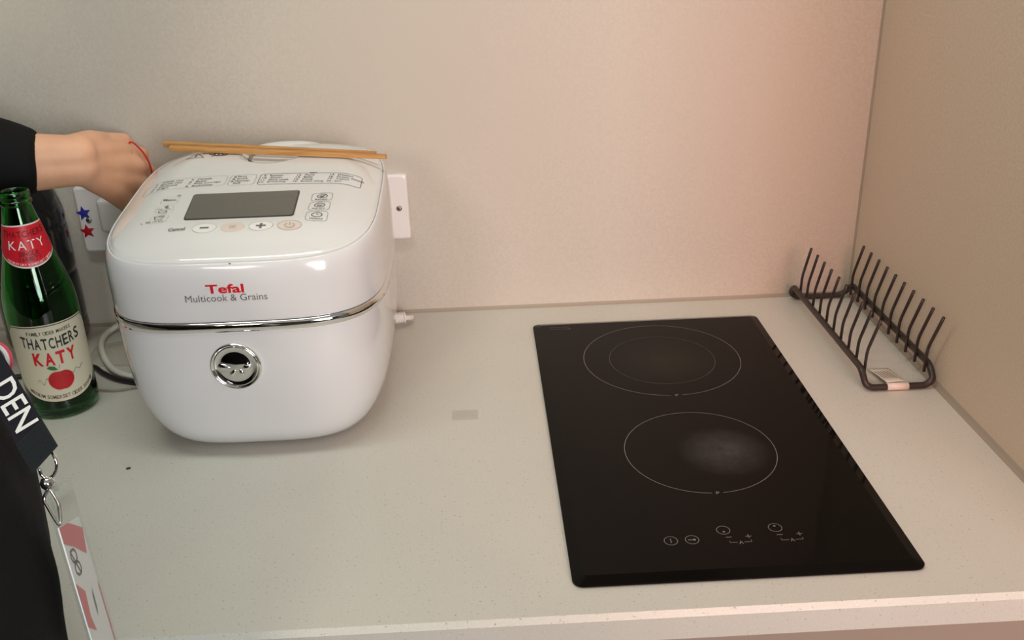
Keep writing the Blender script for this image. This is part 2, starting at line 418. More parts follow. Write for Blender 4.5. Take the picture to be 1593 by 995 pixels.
# silicone beads in the joints
def bead(name, a, b, n1, n2, r):
    a, b, n1, n2 = map(Vector, (a, b, n1, n2)); v = []
    for p in (a, b): v += [p, p + n1 * r, p + (n1 + n2) * r * 0.42, p + n2 * r]
    f = [(0, 1, 2, 3), (4, 7, 6, 5)] + [(i, 4 + i, 4 + (i + 1) % 4, (i + 1) % 4) for i in range(4)]
    return st(raw(name, v, f, 'bead'))
bead('trim_1', (XR, -0.0332, 0), (XR, YB, 0), (-1, 0, 0), (0, 0, 1), 0.0055)
bead('trim_2', (XL, YB, 0), (XR, YB, 0), (0, -1, 0), (0, 0, 1), 0.004)
bead('trim_3', (XR, YB, 0), (XR, YB, ZC), (-1, 0, 0), (0, -1, 0), 0.0025)

# ------------------------------------------------------------------ hob
W, D = 0.29, 0.51
hob = empty('induction_hob', (W / 2, D / 2, 0), 'black glass two-zone hob set into the worktop', 'hob')
def stack_rr(name, layers, m, parent, r=0.012, n=8):
    v = []; f = []
    for x0, x1, y0, y1, z, rr in layers: v += [(x, y, z) for x, y in rrect_pts(x0, x1, y0, y1, rr, n)]
    k = 4 * (n + 1)
    for i in range(len(layers) - 1):
        for j in range(k): f.append((i * k + j, i * k + (j + 1) % k, (i + 1) * k + (j + 1) % k, (i + 1) * k + j))
    f.append(tuple(range(k - 1, -1, -1))); f.append(tuple((len(layers) - 1) * k + j for j in range(k)))
    return keep(raw(name, v, f, m), parent)
hg = stack_rr('glass_panel', [(0, W, 0, D, 0.0012, 0.009), (0, W, 0, D, 0.0026, 0.009), (0.0095, W - 0.0095, 0.0095, D - 0.0095, 0.0055, 0.004)], 'hob', hob)
stack_rr('seal', [(0.0012, W - 0.0012, 0.0012, D - 0.0012, -0.002, 0.009), (0.0012, W - 0.0012, 0.0012, D - 0.0012, 0.0012, 0.009)], 'hob_edge', hob)
flat = lambda z: (lambda x, y: Vector((x, y, z)))
HZ = 0.0057
CX = 0.145
keep(Print().ring(CX, 0.393, 0.0915, 0.0915, 0.00068, -PI / 2 + 0.07, 1.5 * PI - 0.07, 128).build('zone_ring', 'print', flat(HZ)), hob)
keep(Print().ring(CX, 0.390, 0.0615, 0.0615, 0.0006, n=96).build('zone_ring', 'print_dim', flat(HZ)), hob)
keep(Print().ring(CX, 0.189, 0.0740, 0.0740, 0.00068, -PI / 2 + 0.07, 1.5 * PI - 0.07, 128).build('zone_ring', 'print', flat(HZ)), hob)
def mark(name, P_): return keep(P_.build(name, 'print', flat(HZ)), hob)
for y in (0.2995, 0.113): mark('boost_mark', Print().text('P', CX - 0.0017, CX + 0.0017, y, y + 0.004, 0.02))
mark('power_mark', Print().ring(0.0886, 0.0485, 0.0057, 0.0057, 0.0006, n=32).line([(0.0886, 0.0455), (0.0886, 0.0515)], 0.0008))
mark('lock_mark', Print().ring(0.1068, 0.0485, 0.0057, 0.0057, 0.0006, n=32).line([(0.1035, 0.0485), (0.1075, 0.0485)], 0.0010).disc(0.1088, 0.0485, 0.0014, 0.0014, 12))
mark('zone_mark', Print().ring(0.1362, 0.0595, 0.0057, 0.0057, 0.0006, n=32).disc(0.1362, 0.0572, 0.0011, 0.0011, 12))
mark('zone_mark', Print().ring(0.1815, 0.0595, 0.0057, 0.0057, 0.0006, n=32).disc(0.1815, 0.0618, 0.0011, 0.0011, 12))
for x in (0.1465, 0.1905):
    mark('minus_mark', Print().line([(x - 0.0105, 0.0495), (x - 0.0055, 0.0495)], 0.0008))
    mark('plus_mark', Print().line([(x + 0.0065, 0.0495), (x + 0.0115, 0.0495)], 0.0008).line([(x + 0.009, 0.0470), (x + 0.009, 0.0520)], 0.0008))
    mark('bracket_mark', Print().line([(x - 0.0085, 0.0445), (x - 0.0085, 0.0420), (x - 0.0020, 0.0420)], 0.0006).line([(x + 0.0035, 0.0420), (x + 0.0100, 0.0420), (x + 0.0100, 0.0445)], 0.0006).text('A', x - 0.0012, x + 0.0026, 0.0395, 0.0440))
p = Print()
for row, y in ((0, 0.492), (1, 0.4865)):
    x = 0.021
    for k in range(9):
        wd = random.uniform(0.0014, 0.003)
        p.line([(x, y), (x + wd, y)], 0.0016); x += wd + 0.0009
keep(p.build('corner_print', 'print_dim', flat(HZ)), hob)

# ------------------------------------------------------------------ multicooker
CCX, CCY, CA, CB, CN = -0.2948, 0.3637, 0.1356, 0.1515, 3.82
ck = empty('multicooker', (CCX, CCY, 0), 'white multicooker with sloping control lid and chrome band', 'multicooker')
def oval(d, t, n=CN):
    c, s = math.cos(t), math.sin(t); a, b = CA - d, CB - d
    x = a * math.copysign(abs(c) ** (2 / n), c); y = b * math.copysign(abs(s) ** (2 / n), s)
    return CCX + x, CCY + y
# parameter values spread evenly along the outline
NS = 160
def even(n):
    ts = [2 * PI * i / 4000 for i in range(4001)]; P = [oval(0, t) for t in ts]; L = [0]
    for i in range(4000): L.append(L[-1] + math.dist(P[i], P[i + 1]))
    out = []; j = 0
    for k in range(n):
        g = L[-1] * k / n
        while L[j + 1] < g: j += 1
        out.append(ts[j] + (ts[j + 1] - ts[j]) * (g - L[j]) / max(1e-12, L[j + 1] - L[j]))
    return out
TS = even(NS)
def band(name, rows, m, capb=False, capt=False):
    """rows of (inset, z or function of y)"""
    v = []; f = []
    for d, z in rows:
        for t in TS:
            x, y = oval(d, t); v.append((x, y, z(y) if callable(z) else z))
    for i in range(len(rows) - 1):
        for k in range(NS):
            l = (k + 1) % NS; f.append((i * NS + k, i * NS + l, (i + 1) * NS + l, (i + 1) * NS + k))
    if capb: f.append(tuple(range(NS - 1, -1, -1)))
    if capt: f.append(tuple((len(rows) - 1) * NS + k for k in range(NS)))
    return keep(raw(name, v, f, m, None, True), ck)
prof = [(0.0, 0.1456), (0.0003, 0.125), (0.0012, 0.10), (0.0034, 0.075), (0.0072, 0.053), (0.0125, 0.036), (0.0190, 0.0215), (0.0260, 0.0115), (0.033, 0.0055), (0.041, 0.0025), (0.047, 0.0018)]
def dins(z):
    for (d0, z0), (d1, z1) in zip(prof[:-1], prof[1:]):
        if z <= z0 and z >= z1: return d0 + (d1 - d0) * (z0 - z) / (z0 - z1)
    return 0.0
# smooth profile resample
pr2 = []
for q in catmull([(d, z, 0) for d, z in prof], 4): pr2.append((q.x, q.y))
band('body', pr2[::-1], 'white_gloss', capb=True)
for sx in (-1, 1):
    for sy in (-1, 1):
        keep(lathe('foot', [(0.007, 0), (0.0075, 0.0022)], 'ink_grey', None, 16, (CCX + sx * 0.062, CCY + sy * 0.075, 0)), ck)
band('chrome_band', [(0.0012, 0.1446), (-0.0005, 0.1450), (-0.0008, 0.1495), (-0.0005, 0.1540), (0.0012, 0.1544)], 'chrome')
seam = lambda y: 0.2307 + 0.121 * (y - CCY)
blend = lambda t, dz=0.0: (lambda y: 0.1562 + (seam(y) - 0.1562) * t + dz)
band('gap_seal', [(0.0018, 0.1525), (0.0018, 0.1575)], 'ink_grey')
band('lid_ring', [(0.004, 0.1558), (0.0012, 0.1550), (0.0002, 0.1556), (0.0, 0.1575)] + [(0.0, blend(t)) for t in (0.2, 0.4, 0.55)] +
     [(0.0004, blend(0.7)), (0.0012, blend(0.82)), (0.0024, blend(0.91)), (0.0038, blend(0.965)), (0.0052, blend(1.0, -0.0002)), (0.0060, blend(1.0, -0.0014)), (0.0064, blend(1, -0.006))], 'white_gloss')
VX, VY, VR = -0.2895, 0.453, 0.037
def lidz(x, y):
    F = (abs((x - CCX) / (CA - 0.006)) ** CN + abs((y - CCY) / (CB - 0.006)) ** CN) ** (1 / CN)
    rho = max(0.0, (1 - F)) * 0.137
    q = min(1.0, rho / 0.046)
    h = 0.0146 * (1 - (1 - q) ** 1.75)
    z = 0.2307 + 0.121 * (y - CCY) + h
    e = math.hypot((x - VX) / VR, (y - VY) / (VR * 0.95))
    if e < 1:
        k = min(1, (1 - e) / 0.22); z -= 0.0065 * k * k * (3 - 2 * k)
    return z
NR = 64
v = []; f = []
for i in range(NR):
    s = 1 - (i / NR) ** 1.0
    for t in TS:
        x, y = oval(0.0063, t); x = CCX + (x - CCX) * s; y = CCY + (y - CCY) * s
        v.append((x, y, lidz(x, y) - (0.0016 if i == 0 else 0)))
for i in range(NR - 1):
    for k in range(NS):
        l = (k + 1) % NS; f.append((i * NS + k, i * NS + l, (i + 1) * NS + l, (i + 1) * NS + k))
v.append((CCX, CCY, lidz(CCX, CCY)))
for k in range(NS): f.append(((NR - 1) * NS + k, (NR - 1) * NS + (k + 1) % NS, len(v) - 1))
lid = keep(raw('lid', v, f, 'white_lid', None, True), ck)
# steam vent: metal cap inside the round recess
vz = seam(VY) + 0.0082
n_ = Vector((0, -0.12, 1)).normalized(); fr = (Vector((1, 0, 0)), n_.cross(Vector((1, 0, 0))), n_)
vc = keep(lathe('steam_vent', [(0.0300, -0.004), (0.0300, 0.0006), (0.0288, 0.0016), (0.0272, 0.0012), (0.0255, -0.0005), (0.018, -0.0012), (0.001, -0.0014)], 'steel', None, 48, (VX + 0.002, VY - 0.002, vz), fr), ck)
tag(vc, 'round metal steam vent cap')
# hinge lump behind the vent
keep(blob('hinge_cover', [('e', (CCX + 0.015, CCY + 0.128, seam(CCY + 0.128) + 0.000), 1.0, (0.048, 0.014, 0.0115))], 'white_lid', 0.002), ck)
onlid = lambda dz: (lambda x, y: Vector((x, y, lidz(x, y) + dz)))
LP = lambda P_, name, m, dz=0.0004, cut=0.006: keep(P_.build(name, m, onlid(dz), None, cut), ck)
# display
scr = [(-0.3500, 0.3384), (-0.2430, 0.3384), (-0.2408, 0.2775), (-0.3462, 0.2775)]
def rounded(poly, r, n=5):
    out = []
    for i in range(len(poly)):
        P0, P1, P2 = (Vector((*poly[j % len(poly)], 0)) for j in (i - 1, i, i + 1))
        a = (P0 - P1).normalized() * r; b = (P2 - P1).normalized() * r
        for k in range(n + 1):
            t = k / n; q = (1 - t) ** 2 * (P1 + a) + 2 * t * (1 - t) * P1 + t * t * (P1 + b); out.append((q.x, q.y))
    return out
def raised(name, poly, m, h, dz=0.0):
    bm = bmesh.new(); fc = bm.faces.new([bm.verts.new((x, y, 0)) for x, y in poly])
    bmesh.ops.recalc_face_normals(bm, faces=bm.faces)
    r = bmesh.ops.extrude_face_region(bm, geom=[fc]); 
    for g in r['geom']:
        if isinstance(g, bmesh.types.BMVert): g.co.z = 1
    for x in bm.verts: x.co.z = lidz(x.co.x, x.co.y) + dz + (h if x.co.z > 0.5 else -0.001)
    return keep(from_bm(name, bm, m), ck)
raised('display_rim', rounded(scr, 0.004), 'lcd_rim', 0.0006)
raised('display', rounded([(-0.3489, 0.3373), (-0.2441, 0.3373), (-0.2421, 0.2786), (-0.3450, 0.2786)], 0.0035), 'lcd', 0.0010)
# key row: cancel, minus, ok, plus, power
ky = 0.2592
for x, m in ((-0.3219, 'white_key'), (-0.2954, 'pink_key'), (-0.2689, 'white_key'), (-0.2420, 'pink_key')):
    raised('key', [(x + 0.0112 * math.cos(2 * PI * k / 32), ky + 0.0078 * math.sin(2 * PI * k / 32)) for k in range(32)], m, 0.0005)
KP = lambda n, P_: LP(P_, n, 'ink_grey', 0.0008)
KP('minus_print', Print().line([(-0.3262, ky), (-0.3178, ky)], 0.0022))
KP('plus_print', Print().line([(-0.2735, ky), (-0.2643, ky)], 0.0022).line([(-0.2689, ky - 0.0042), (-0.2689, ky + 0.0042)], 0.0022))
KP('cancel_print', Print().text('Cancel', -0.3558, -0.3402, ky - 0.0022, ky + 0.0026, 0.02))
KP('menu_print', Print().text('Menu', -0.3775, -0.3650, 0.3245, 0.3285, 0.02).line([(-0.3665, 0.3365), (-0.3645, 0.338), (-0.3625, 0.3365)], 0.0010).line([(-0.3655, 0.3352), (-0.3645, 0.336), (-0.3635, 0.3352)], 0.0008))
p = Print().poly([(-0.3725, 0.3085), (-0.3690, 0.3145), (-0.3700, 0.3105), (-0.3675, 0.3105), (-0.3710, 0.3050), (-0.3700, 0.3085)])
p.line([(-0.3775, 0.3045), (-0.3725, 0.3045)], 0.0008).line([(-0.3690, 0.3045), (-0.3650, 0.3045)], 0.0008).ring(-0.3712, 0.2985, 0.0040, 0.0030, 0.0008, n=20)
KP('timer_print', p)
p = Print().line([(-0.3755, 0.2870), (-0.3745, 0.2815), (-0.3680, 0.2815), (-0.3665, 0.2870), (-0.3765, 0.2870)], 0.0009).line([(-0.3720, 0.2870), (-0.3700, 0.2895), (-0.3660, 0.2890)], 0.0008)
KP('recipe_print', p.text('My recipe', -0.3820, -0.3650, 0.2760, 0.2790, 0.01).disc(-0.3862, 0.2775, 0.0008, 0.0008, 8))
OP = lambda n, P_: LP(P_, n, 'ink_pale', 0.0008)
OP('confirm_print', Print().text('OK', -0.2985, -0.2922, ky - 0.0024, ky + 0.0024))
OP('power_print', Print().ring(-0.2420, ky - 0.0004, 0.0045, 0.0036, 0.0010, PI * 0.68, PI * 2.32, 24).line([(-0.2420, ky), (-0.2420, ky + 0.0044)], 0.0010))
for x, wd in ((-0.2420, 0.0005), (-0.2689, 0.0004), (-0.3219, 0.0003)): OP('key_outline', Print().ring(x, ky, 0.0112, 0.0078, wd, n=32))
for cy in (0.325, 0.304, 0.283): OP('key_outline', Print().rrect(-0.3790, -0.3625, cy - 0.0085, cy + 0.0085, 0.004, 0.0003))
# right column of three keys
p = Print(); q = Print()
for i, (cy, tx) in enumerate(((0.3200, 'Reheat'), (0.2985, 'Keep warm'), (0.2770, 'Delayed'))):
    p.rrect(-0.2290, -0.2085, cy - 0.0092, cy + 0.0092, 0.004, 0.0007)
    p.line([(-0.2215, cy + 0.0092), (-0.2160, cy + 0.0092)], 0.0012)
    q.text(tx, -0.2250, -0.2125, cy - 0.0072, cy - 0.0042, 0.02)
    q.ring(-0.2187, cy + 0.0018, 0.0050, 0.0042, 0.0009, n=24)
    if i == 0: q.disc(-0.2190, cy + 0.001, 0.0022, 0.0018, 12); q.line([(-0.2175, cy + 0.002), (-0.2150, cy + 0.0062)], 0.0010)
    if i == 1: q.line([(-0.2215, cy + 0.002), (-0.2160, cy + 0.002)], 0.0010); q.line([(-0.2210, cy + 0.000), (-0.2165, cy + 0.000)], 0.0008)
    if i == 2: q.line([(-0.2187, cy + 0.0045), (-0.2187, cy + 0.0018), (-0.2168, cy + 0.0018)], 0.0008)
LP(p, 'side_key_outline', 'ink_pale'); LP(q, 'side_key_print', 'ink_grey')
# programme list along an arc
def onlid_arc(x, y):
    y2 = y - (0.85 if x < CCX else 0.62) * (x - CCX) ** 2
    return Vector((x, y2, lidz(x, y2) + 0.0004))
p = Print()
p.rrect(-0.4075, -0.3248, 0.3610, 0.3870, 0.004, 0.0004); p.rrect(-0.3215, -0.2945, 0.3590, 0.3858, 0.004, 0.0005)
keep(p.build('list_frame', 'ink_pale', onlid_arc, None, 0.006), ck)
p = Print().rrect(-0.2905, -0.1838, 0.3578, 0.3858, 0.004, 0.0007)
p.text('menu', -0.2400, -0.2320, 0.3850, 0.3880, 0.03)
def col(p, x, items, y0=0.3810, pitch=0.0057):
    for i, s in enumerate(items):
        y = y0 - i * pitch; g = text_geo(s, 0.012); wdt = max(a for a, b in g[0]) * 0.0048
        p.add(fit(g, x - i * 0.0007, x - i * 0.0007 + wdt, y - 0.0018, y + 0.0021))
col(p, -0.2870, ['9.  Risotto', '10.  Steam', '11.  Slow cook', '12.  Browning'])
col(p, -0.2520, ['13.  Pasta', '14.  Bake', '15.  Cook', '16.  Bread rising'])
col(p, -0.2170, ['17.  Dessert', '18.  Cream cheese', '19.  Yogurt', '20.  Jam'])
col(p, -0.3975, ['1.  White rice', '2.  Brown rice', '3.  Couscous', '4.  Bulgur'], 0.3825)
col(p, -0.3620, ['5.  Cereals', '6.  Beans', '7.  Baby porridge', '8.  Buckwheat'], 0.3815)
col(p, -0.3140, ['Firm', 'Quick', 'Normal', 'Soft'], 0.3815)
for i in range(3): p.poly([(-0.3180 - i * 0.0007, 0.3800 - i * 0.0057), (-0.3155 - i * 0.0007, 0.3800 - i * 0.0057), (-0.3155 - i * 0.0007, 0.3825 - i * 0.0057), (-0.3180 - i * 0.0007, 0.3825 - i * 0.0057)])
keep(p.build('programme_list', 'ink_grey', onlid_arc, None, 0.006), ck)
# hot steam warning
p = Print().line([(-0.3825, 0.4400), (-0.3640, 0.4410), (-0.3745, 0.4560)], 0.0013, True)
p.line([(-0.3738, 0.4515), (-0.3738, 0.4455)], 0.0014); p.disc(-0.3738, 0.4430, 0.0008, 0.0008, 8)
for k in range(4): p.line([(-0.3560 + k * 0.0045, 0.4430 + k * 0.0005), (-0.3525 + k * 0.0045, 0.4470), (-0.3545 + k * 0.0045, 0.4505), (-0.3510 + k * 0.0045, 0.4550)], 0.0013)
p.line([(-0.3600, 0.4500), (-0.3480, 0.4440), (-0.3400, 0.4460)], 0.0012); p.line([(-0.3390, 0.4540), (-0.3340, 0.4500)], 0.0010)
LP(p, 'steam_warning', 'ink_black')
# brand on the front
def onfront(x, z):
    d = dins(z) if z < 0.1456 else 0.0
    X = abs((x - CCX) / (CA - d)); y = CCY - (CB - d) * (1 - min(1, X) ** CN) ** (1 / CN)
    return Vector((x, y - 0.0003, z))
FP = lambda P_, name, m: keep(P_.build(name, m, onfront, None, 0.006), ck)
FP(Print().text('Tefal', -0.3160, -0.2813, 0.1843, 0.1932, 0.026), 'brand_print', 'ink_red')
FP(Print().text('Multicook & Grains', -0.3362, -0.2610, 0.1765, 0.1832, 0.0), 'model_print', 'ink_grey')
FP(Print().disc(-0.2905, 0.2130, 0.0012, 0.0007, 10), 'seam_notch', 'ink_grey')
# emblem: chrome medallion with four embossed grains
ez = 0.1090; ex = -0.3000; ec = onfront(ex, ez) + Vector((0, 0.0006, 0))
nrm = Vector((-0.02, -1, -0.02)).normalized(); e1 = Vector((0, 0, 1)).cross(nrm).normalized(); e2 = nrm.cross(e1)
em = keep(lathe('emblem', [(0.0246, -0.002), (0.0246, 0.0012), (0.0238, 0.0028), (0.0230, 0.0034), (0.0220, 0.0028), (0.0214, 0.0012), (0.0209, 0.0014), (0.0205, 0.0020),
     (0.0197, 0.0010), (0.0140, 0.0019), (0.0090, 0.0025), (0.0040, 0.0028), (0.0008, 0.0029)], 'chrome', None, 64, ec, (e1, e2, nrm), (False, True)), ck)
tag(em, 'round chrome emblem with embossed grains')
for gx, gy, ang, L, wd in ((-0.0105, 0.0000, -0.15, 0.0066, 0.0032), (-0.0030, -0.0062, 0.95, 0.0048, 0.0025), (0.0052, -0.0066, -1.15, 0.0040, 0.0023), (0.0108, -0.0010, 0.55, 0.0046, 0.0032), (0.0110, 0.0022, 0.9, 0.0024, 0.0016)):
    bm = bmesh.new(); bmesh.ops.create_uvsphere(bm, u_segments=16, v_segments=10, radius=1)
    ca, sa = math.cos(ang), math.sin(ang); hh = 0.0009 * 0 + 0.0004
    for x in bm.verts:
        lx, ly, lz = x.co.x * L, x.co.y * wd * (1 - 0.35 * x.co.x), x.co.z * 0.0017
        x.co = ec + e1 * (gx + lx * ca - ly * sa) + e2 * (gy + lx * sa + ly * ca) + nrm * (0.0024 - 2.2 * (gx * gx + gy * gy) + lz)
    o = from_bm('grain', bm, 'chrome', None, True); o.parent = em
# power cord from the back, coiled on the left
cord = tube('power_cord', catmull([(-0.36, 0.512, 0.06), (-0.42, 0.535, 0.045), (-0.50, 0.556, 0.030), (-0.545, 0.548, 0.008), (-0.552, 0.525, 0.0055), (-0.545, 0.495, 0.0055), (-0.5255, 0.455, 0.0055), (-0.504, 0.425, 0.0055), (-0.479, 0.408, 0.0055),
     (-0.450, 0.400, 0.0055), (-0.42, 0.420, 0.0055), (-0.43, 0.48, 0.0055), (-0.46, 0.54, 0.02), (-0.485, 0.552, 0.07), (-0.505, 0.556, 0.1370)], 8), 0.0038, 'white_cable')
keep(cord, ck)
cn = keep(tube('cord_connector', [(-0.205, 0.512, 0.016), (-0.182, 0.521, 0.015), (-0.1815, 0.521, 0.015), (-0.1675, 0.5265, 0.0135)], 0.007, 'white_plastic', None, 14, rf=lambda t: 0.0085 if t < 0.4 else 0.0068), ck)
for k in range(5):
    o = tube('ridge', [(-0.1795 + k * 0.0032, 0.522 + k * 0.0012, 0.0148 - k * 0.0002), (-0.1780 + k * 0.0032, 0.5226 + k * 0.0012, 0.0147 - k * 0.0002)], 0.0075, 'white_plastic', None, 14)
    o.parent = cn
o = tube('strain_relief', catmull([(-0.169, 0.526, 0.0138), (-0.160, 0.531, 0.011), (-0.1575, 0.540, 0.008), (-0.168, 0.549, 0.006), (-0.19, 0.555, 0.005), (-0.24, 0.560, 0.005)], 6), 0.0036, 'white_cable')
o.parent = cn

# ------------------------------------------------------------------ chopsticks on the lid
def chopstick(a, b, label):
    a, b = Vector(a), Vector(b); L = (b - a).length; v = []; f = []
    for i in range(9):
        t = i / 8; h = 0.0032 - 0.0008 * t; rr = h * 0.35
        for x, y in rrect_pts(-h, h, -h, h, rr, 2): v.append((t * L, x, y))
    k = 12
    for i in range(8):
        for j in range(k): f.append((i * k + j, i * k + (j + 1) % k, (i + 1) * k + (j + 1) % k, (i + 1) * k + j))
    f.append(tuple(range(k - 1, -1, -1))); f.append(tuple(8 * k + j for j in range(k)))
    o = raw('chopstick', v, f, 'wood'); o.location = a
    o.rotation_euler = (b - a).to_track_quat('X', 'Z').to_euler()
    return tag(o, label, 'chopstick', 'chopsticks on the multicooker lid')
chopstick((-0.4165, 0.4780, 0.2632), (-0.1725, 0.4240, 0.2560), 'rear of two wooden chopsticks on the multicooker lid, nearer the wall')
chopstick((-0.4050, 0.4625, 0.2615), (-0.1605, 0.4135, 0.2548), 'front of two wooden chopsticks on the multicooker lid, nearer the display')

# ------------------------------------------------------------------ wall sockets
def plate(name, x0, x1, z0, z1, label):
    t = empty(name, ((x0 + x1) / 2, YB, (z0 + z1) / 2), label, 'wall socket')
    bm = bmesh.new(); rows = []
    for ins, y in ((0, YB), (0, YB - 0.0065), (0.0012, YB - 0.0082), (0.003, YB - 0.0090)):
        rows.append([bm.verts.new((x, y, z)) for x, z in rrect_pts(x0 + ins, x1 - ins, z0 + ins, z1 - ins, 0.004, 4)])
    for a_, b_ in zip(rows[:-1], rows[1:]):
        for j in range(len(a_)): bm.faces.new((a_[j], a_[(j + 1) % len(a_)], b_[(j + 1) % len(a_)], b_[j]))
    bm.faces.new(rows[0]); bm.faces.new(rows[-1])
    keep(from_bm('faceplate', bm, 'white_plastic'), t); return t
def screw(x, z, t):
    fr = (Vector((1, 0, 0)), Vector((0, 0, 1)), Vector((0, -1, 0)))
    s = keep(lathe('screw', [(0.0036, 0), (0.0036, 0.0004), (0.0028, 0.0012), (0.0005, 0.0014)], 'screw', None, 20, (x, YB - 0.0090, z), fr), t)
    o = from_bm('screw_slot', box_bm(x - 0.0026, x + 0.0026, YB - 0.01055, YB - 0.0100, z - 0.0004, z + 0.0004), 'ink_black')
    for q in o.data.vertices:
        dx, dz = q.co.x - x, q.co.z - z; q.co.x = x + dx * 0.6 - dz * 0.8; q.co.z = z + dx * 0.8 + dz * 0.6
    o.parent = s
s2 = plate('wall_socket', -0.5680, -0.4220, 0.1065, 0.1925, 'white double wall socket with a blue and a red star sticker')
screw(-0.5553, 0.1495, s2); screw(-0.4347, 0.1495, s2)
for x in (-0.515, -0.475):
    keep(from_bm('rocker_switch', box_bm(x - 0.006, x + 0.006, YB - 0.0125, YB - 0.0085, 0.168, 0.186, 0.001), 'white_plastic'), s2)
def star(name, cx, cz, r, m, label, rot):
    bm = bmesh.new(); P = []
    for k in range(10):
        q = rot + PI / 2 + k * PI / 5; rr = r if k % 2 == 0 else r * 0.46; P.append((cx + rr * math.cos(q), cz + rr * math.sin(q)))
    a_ = [bm.verts.new((x, YB - 0.0090, z)) for x, z in P]; b_ = [bm.verts.new((x, YB - 0.0094, z)) for x, z in P]; c_ = bm.verts.new((cx, YB - 0.0101, cz))
    for j in range(10): bm.faces.new((a_[j], a_[(j + 1) % 10], b_[(j + 1) % 10], b_[j])); bm.faces.new((b_[j], b_[(j + 1) % 10], c_))
    tag(keep(from_bm(name, bm, m), s2), label)
star('star_sticker', -0.5598, 0.1588, 0.0098, 'star_blue', 'blue star sticker', 0.15)
star('star_sticker', -0.5598, 0.1350, 0.0098, 'star_red', 'red star sticker', 0.10)
s1 = plate('wall_socket', -0.2980, -0.1520, 0.1065, 0.1925, 'white wall socket half hidden behind the right of the multicooker')
screw(-0.1642, 0.1487, s1); screw(-0.2858, 0.1487, s1)
keep(from_bm('rocker_switch', box_bm(-0.192, -0.1765, YB - 0.0120, YB - 0.0085, 0.137, 0.160, 0.001), 'white_plastic'), s1)
# plug in the left socket
pg = empty('plug', (-0.520, YB - 0.009, 0.155), 'white plug in the socket beside the star stickers, under the hand', 'plug')
keep(from_bm('plug_body', box_bm(-0.5360, -0.4940, YB - 0.027, YB - 0.0090, 0.1370, 0.1800, 0.005, 3), 'white_plastic'), pg)

# ------------------------------------------------------------------ green cider bottle
BX, BY = -0.5372, 0.3555
bt = empty('cider_bottle', (BX, BY, 0), 'green glass cider bottle with cream apple label and red neck label', 'bottle')
outer = [(0.0280, 0.0030), (0.0310, 0.0004), (0.0338, 0.0020), (0.0358, 0.0070), (0.0366, 0.0140), (0.0362, 0.0230), (0.0362, 0.0400), (0.0364, 0.0800), (0.0366, 0.1180), (0.0362, 0.1300), (0.0350, 0.1400), (0.0326, 0.1520),
         (0.0296, 0.1640), (0.0264, 0.1760), (0.0236, 0.1880), (0.0210, 0.2000), (0.0188, 0.2110), (0.0170, 0.2200), (0.0153, 0.2280), (0.0143, 0.2330), (0.0140, 0.2350), (0.0154, 0.2362), (0.0158, 0.2380), (0.0152, 0.2398),
         (0.0142, 0.2408), (0.0141, 0.2424), (0.0149, 0.2436), (0.0152, 0.2460), (0.0148, 0.2484), (0.0136, 0.2496)]
pf = [(q.x, q.y) for q in catmull([(r, z, 0) for r, z in outer], 3)]
inner = [(0.0120, 0.2494), (0.0112, 0.2470), (0.0110, 0.2350), (0.0120, 0.2290), (0.0160, 0.2110), (0.0208, 0.1880), (0.0268, 0.1640), (0.0322, 0.1400), (0.0338, 0.1250), (0.0338, 0.0400), (0.0334, 0.0140), (0.0290, 0.0075), (0.0100, 0.0100)]
keep(lathe('glass', pf + inner, 'green_glass', None, 72, (BX, BY, 0)), bt)
def rad(z):
    for (r0, z0), (r1, z1) in zip(outer[:-1], outer[1:]):
        if z0 <= z <= z1: return r0 + (r1 - r0) * (z - z0) / (z1 - z0)
    return 0.0362
BA = math.atan2(-0.613 - BY, -0.062 - BX) + 0.02          # label faces out into the room
def onbottle(eps):
    def fn(u, z):
        r = rad(z) + eps; q = BA + u; return Vector((BX + r * math.cos(q), BY + r * math.sin(q), z))
    return fn
def label_patch(name, m, umax, lo, hi, eps, nu=60, nv=14):
    fn = onbottle(eps); v = []; f = []
    for i in range(nu + 1):
        u = -umax + 2 * umax * i / nu; a_, b_ = lo(u / umax), hi(u / umax)
        for j in range(nv + 1): v.append(fn(u, a_ + (b_ - a_) * j / nv))
    for i in range(nu):
        for j in range(nv):
            k = i * (nv + 1) + j; f.append((k, k + nv + 1, k + nv + 2, k + 1))
    return keep(raw(name, v, f, m, None, True), bt)
# main label
UM = 1.36
lo = lambda s: 0.0225 + 0.034 * (1 - math.sqrt(max(0, 1 - min(1, abs(s)) ** 2.2)))
hi = lambda s: 0.1130 - 0.016 * max(0, (abs(s) - 0.80) / 0.20) ** 2.2
label = tag(label_patch('front_label', 'label_cream', UM, lo, hi, 0.0003), 'cream paper label with a red apple')
def bub(name, P_, m, eps, cut=0.1):
    P_.v = [(u * 0.0363, z) for u, z in P_.v]; fn = onbottle(eps)
    o = P_.build(name, m, lambda x, z: fn(x / 0.0363, z), None, 0.004); o.parent = label; return o
def arcwords(P_, s, u0, u1, zf, h, off=0.0):
    """letters set along a curve z = zf(u) on the bottle"""
    n = len(s); cells = []
    wd = [{'I': 0.45, ' ': 0.5, 'M': 1.25, 'W': 1.25}.get(c, 0.95) for c in s]; tot = sum(wd); x = u0
    for c, q in zip(s, wd):
        ww = (u1 - u0) * q / tot
        if c != ' ':
            g = fit(text_geo(c, off), -ww * 0.41, ww * 0.41, 0, h); uc = x + ww / 2; sl = (zf(uc + 0.01) - zf(uc - 0.01)) / 0.02
            P_.add(([(uc + a_, zf(uc) + b_ + sl * a_) for a_, b_ in g[0]], g[1]))
        x += ww
p = Print()
arcwords(p, 'THATCHERS', -0.86, 0.86, lambda u: 0.0850 + 0.0060 * u * u, 0.0125, 0.018)
bub('maker_name', p, 'ink_black', 0.0006)
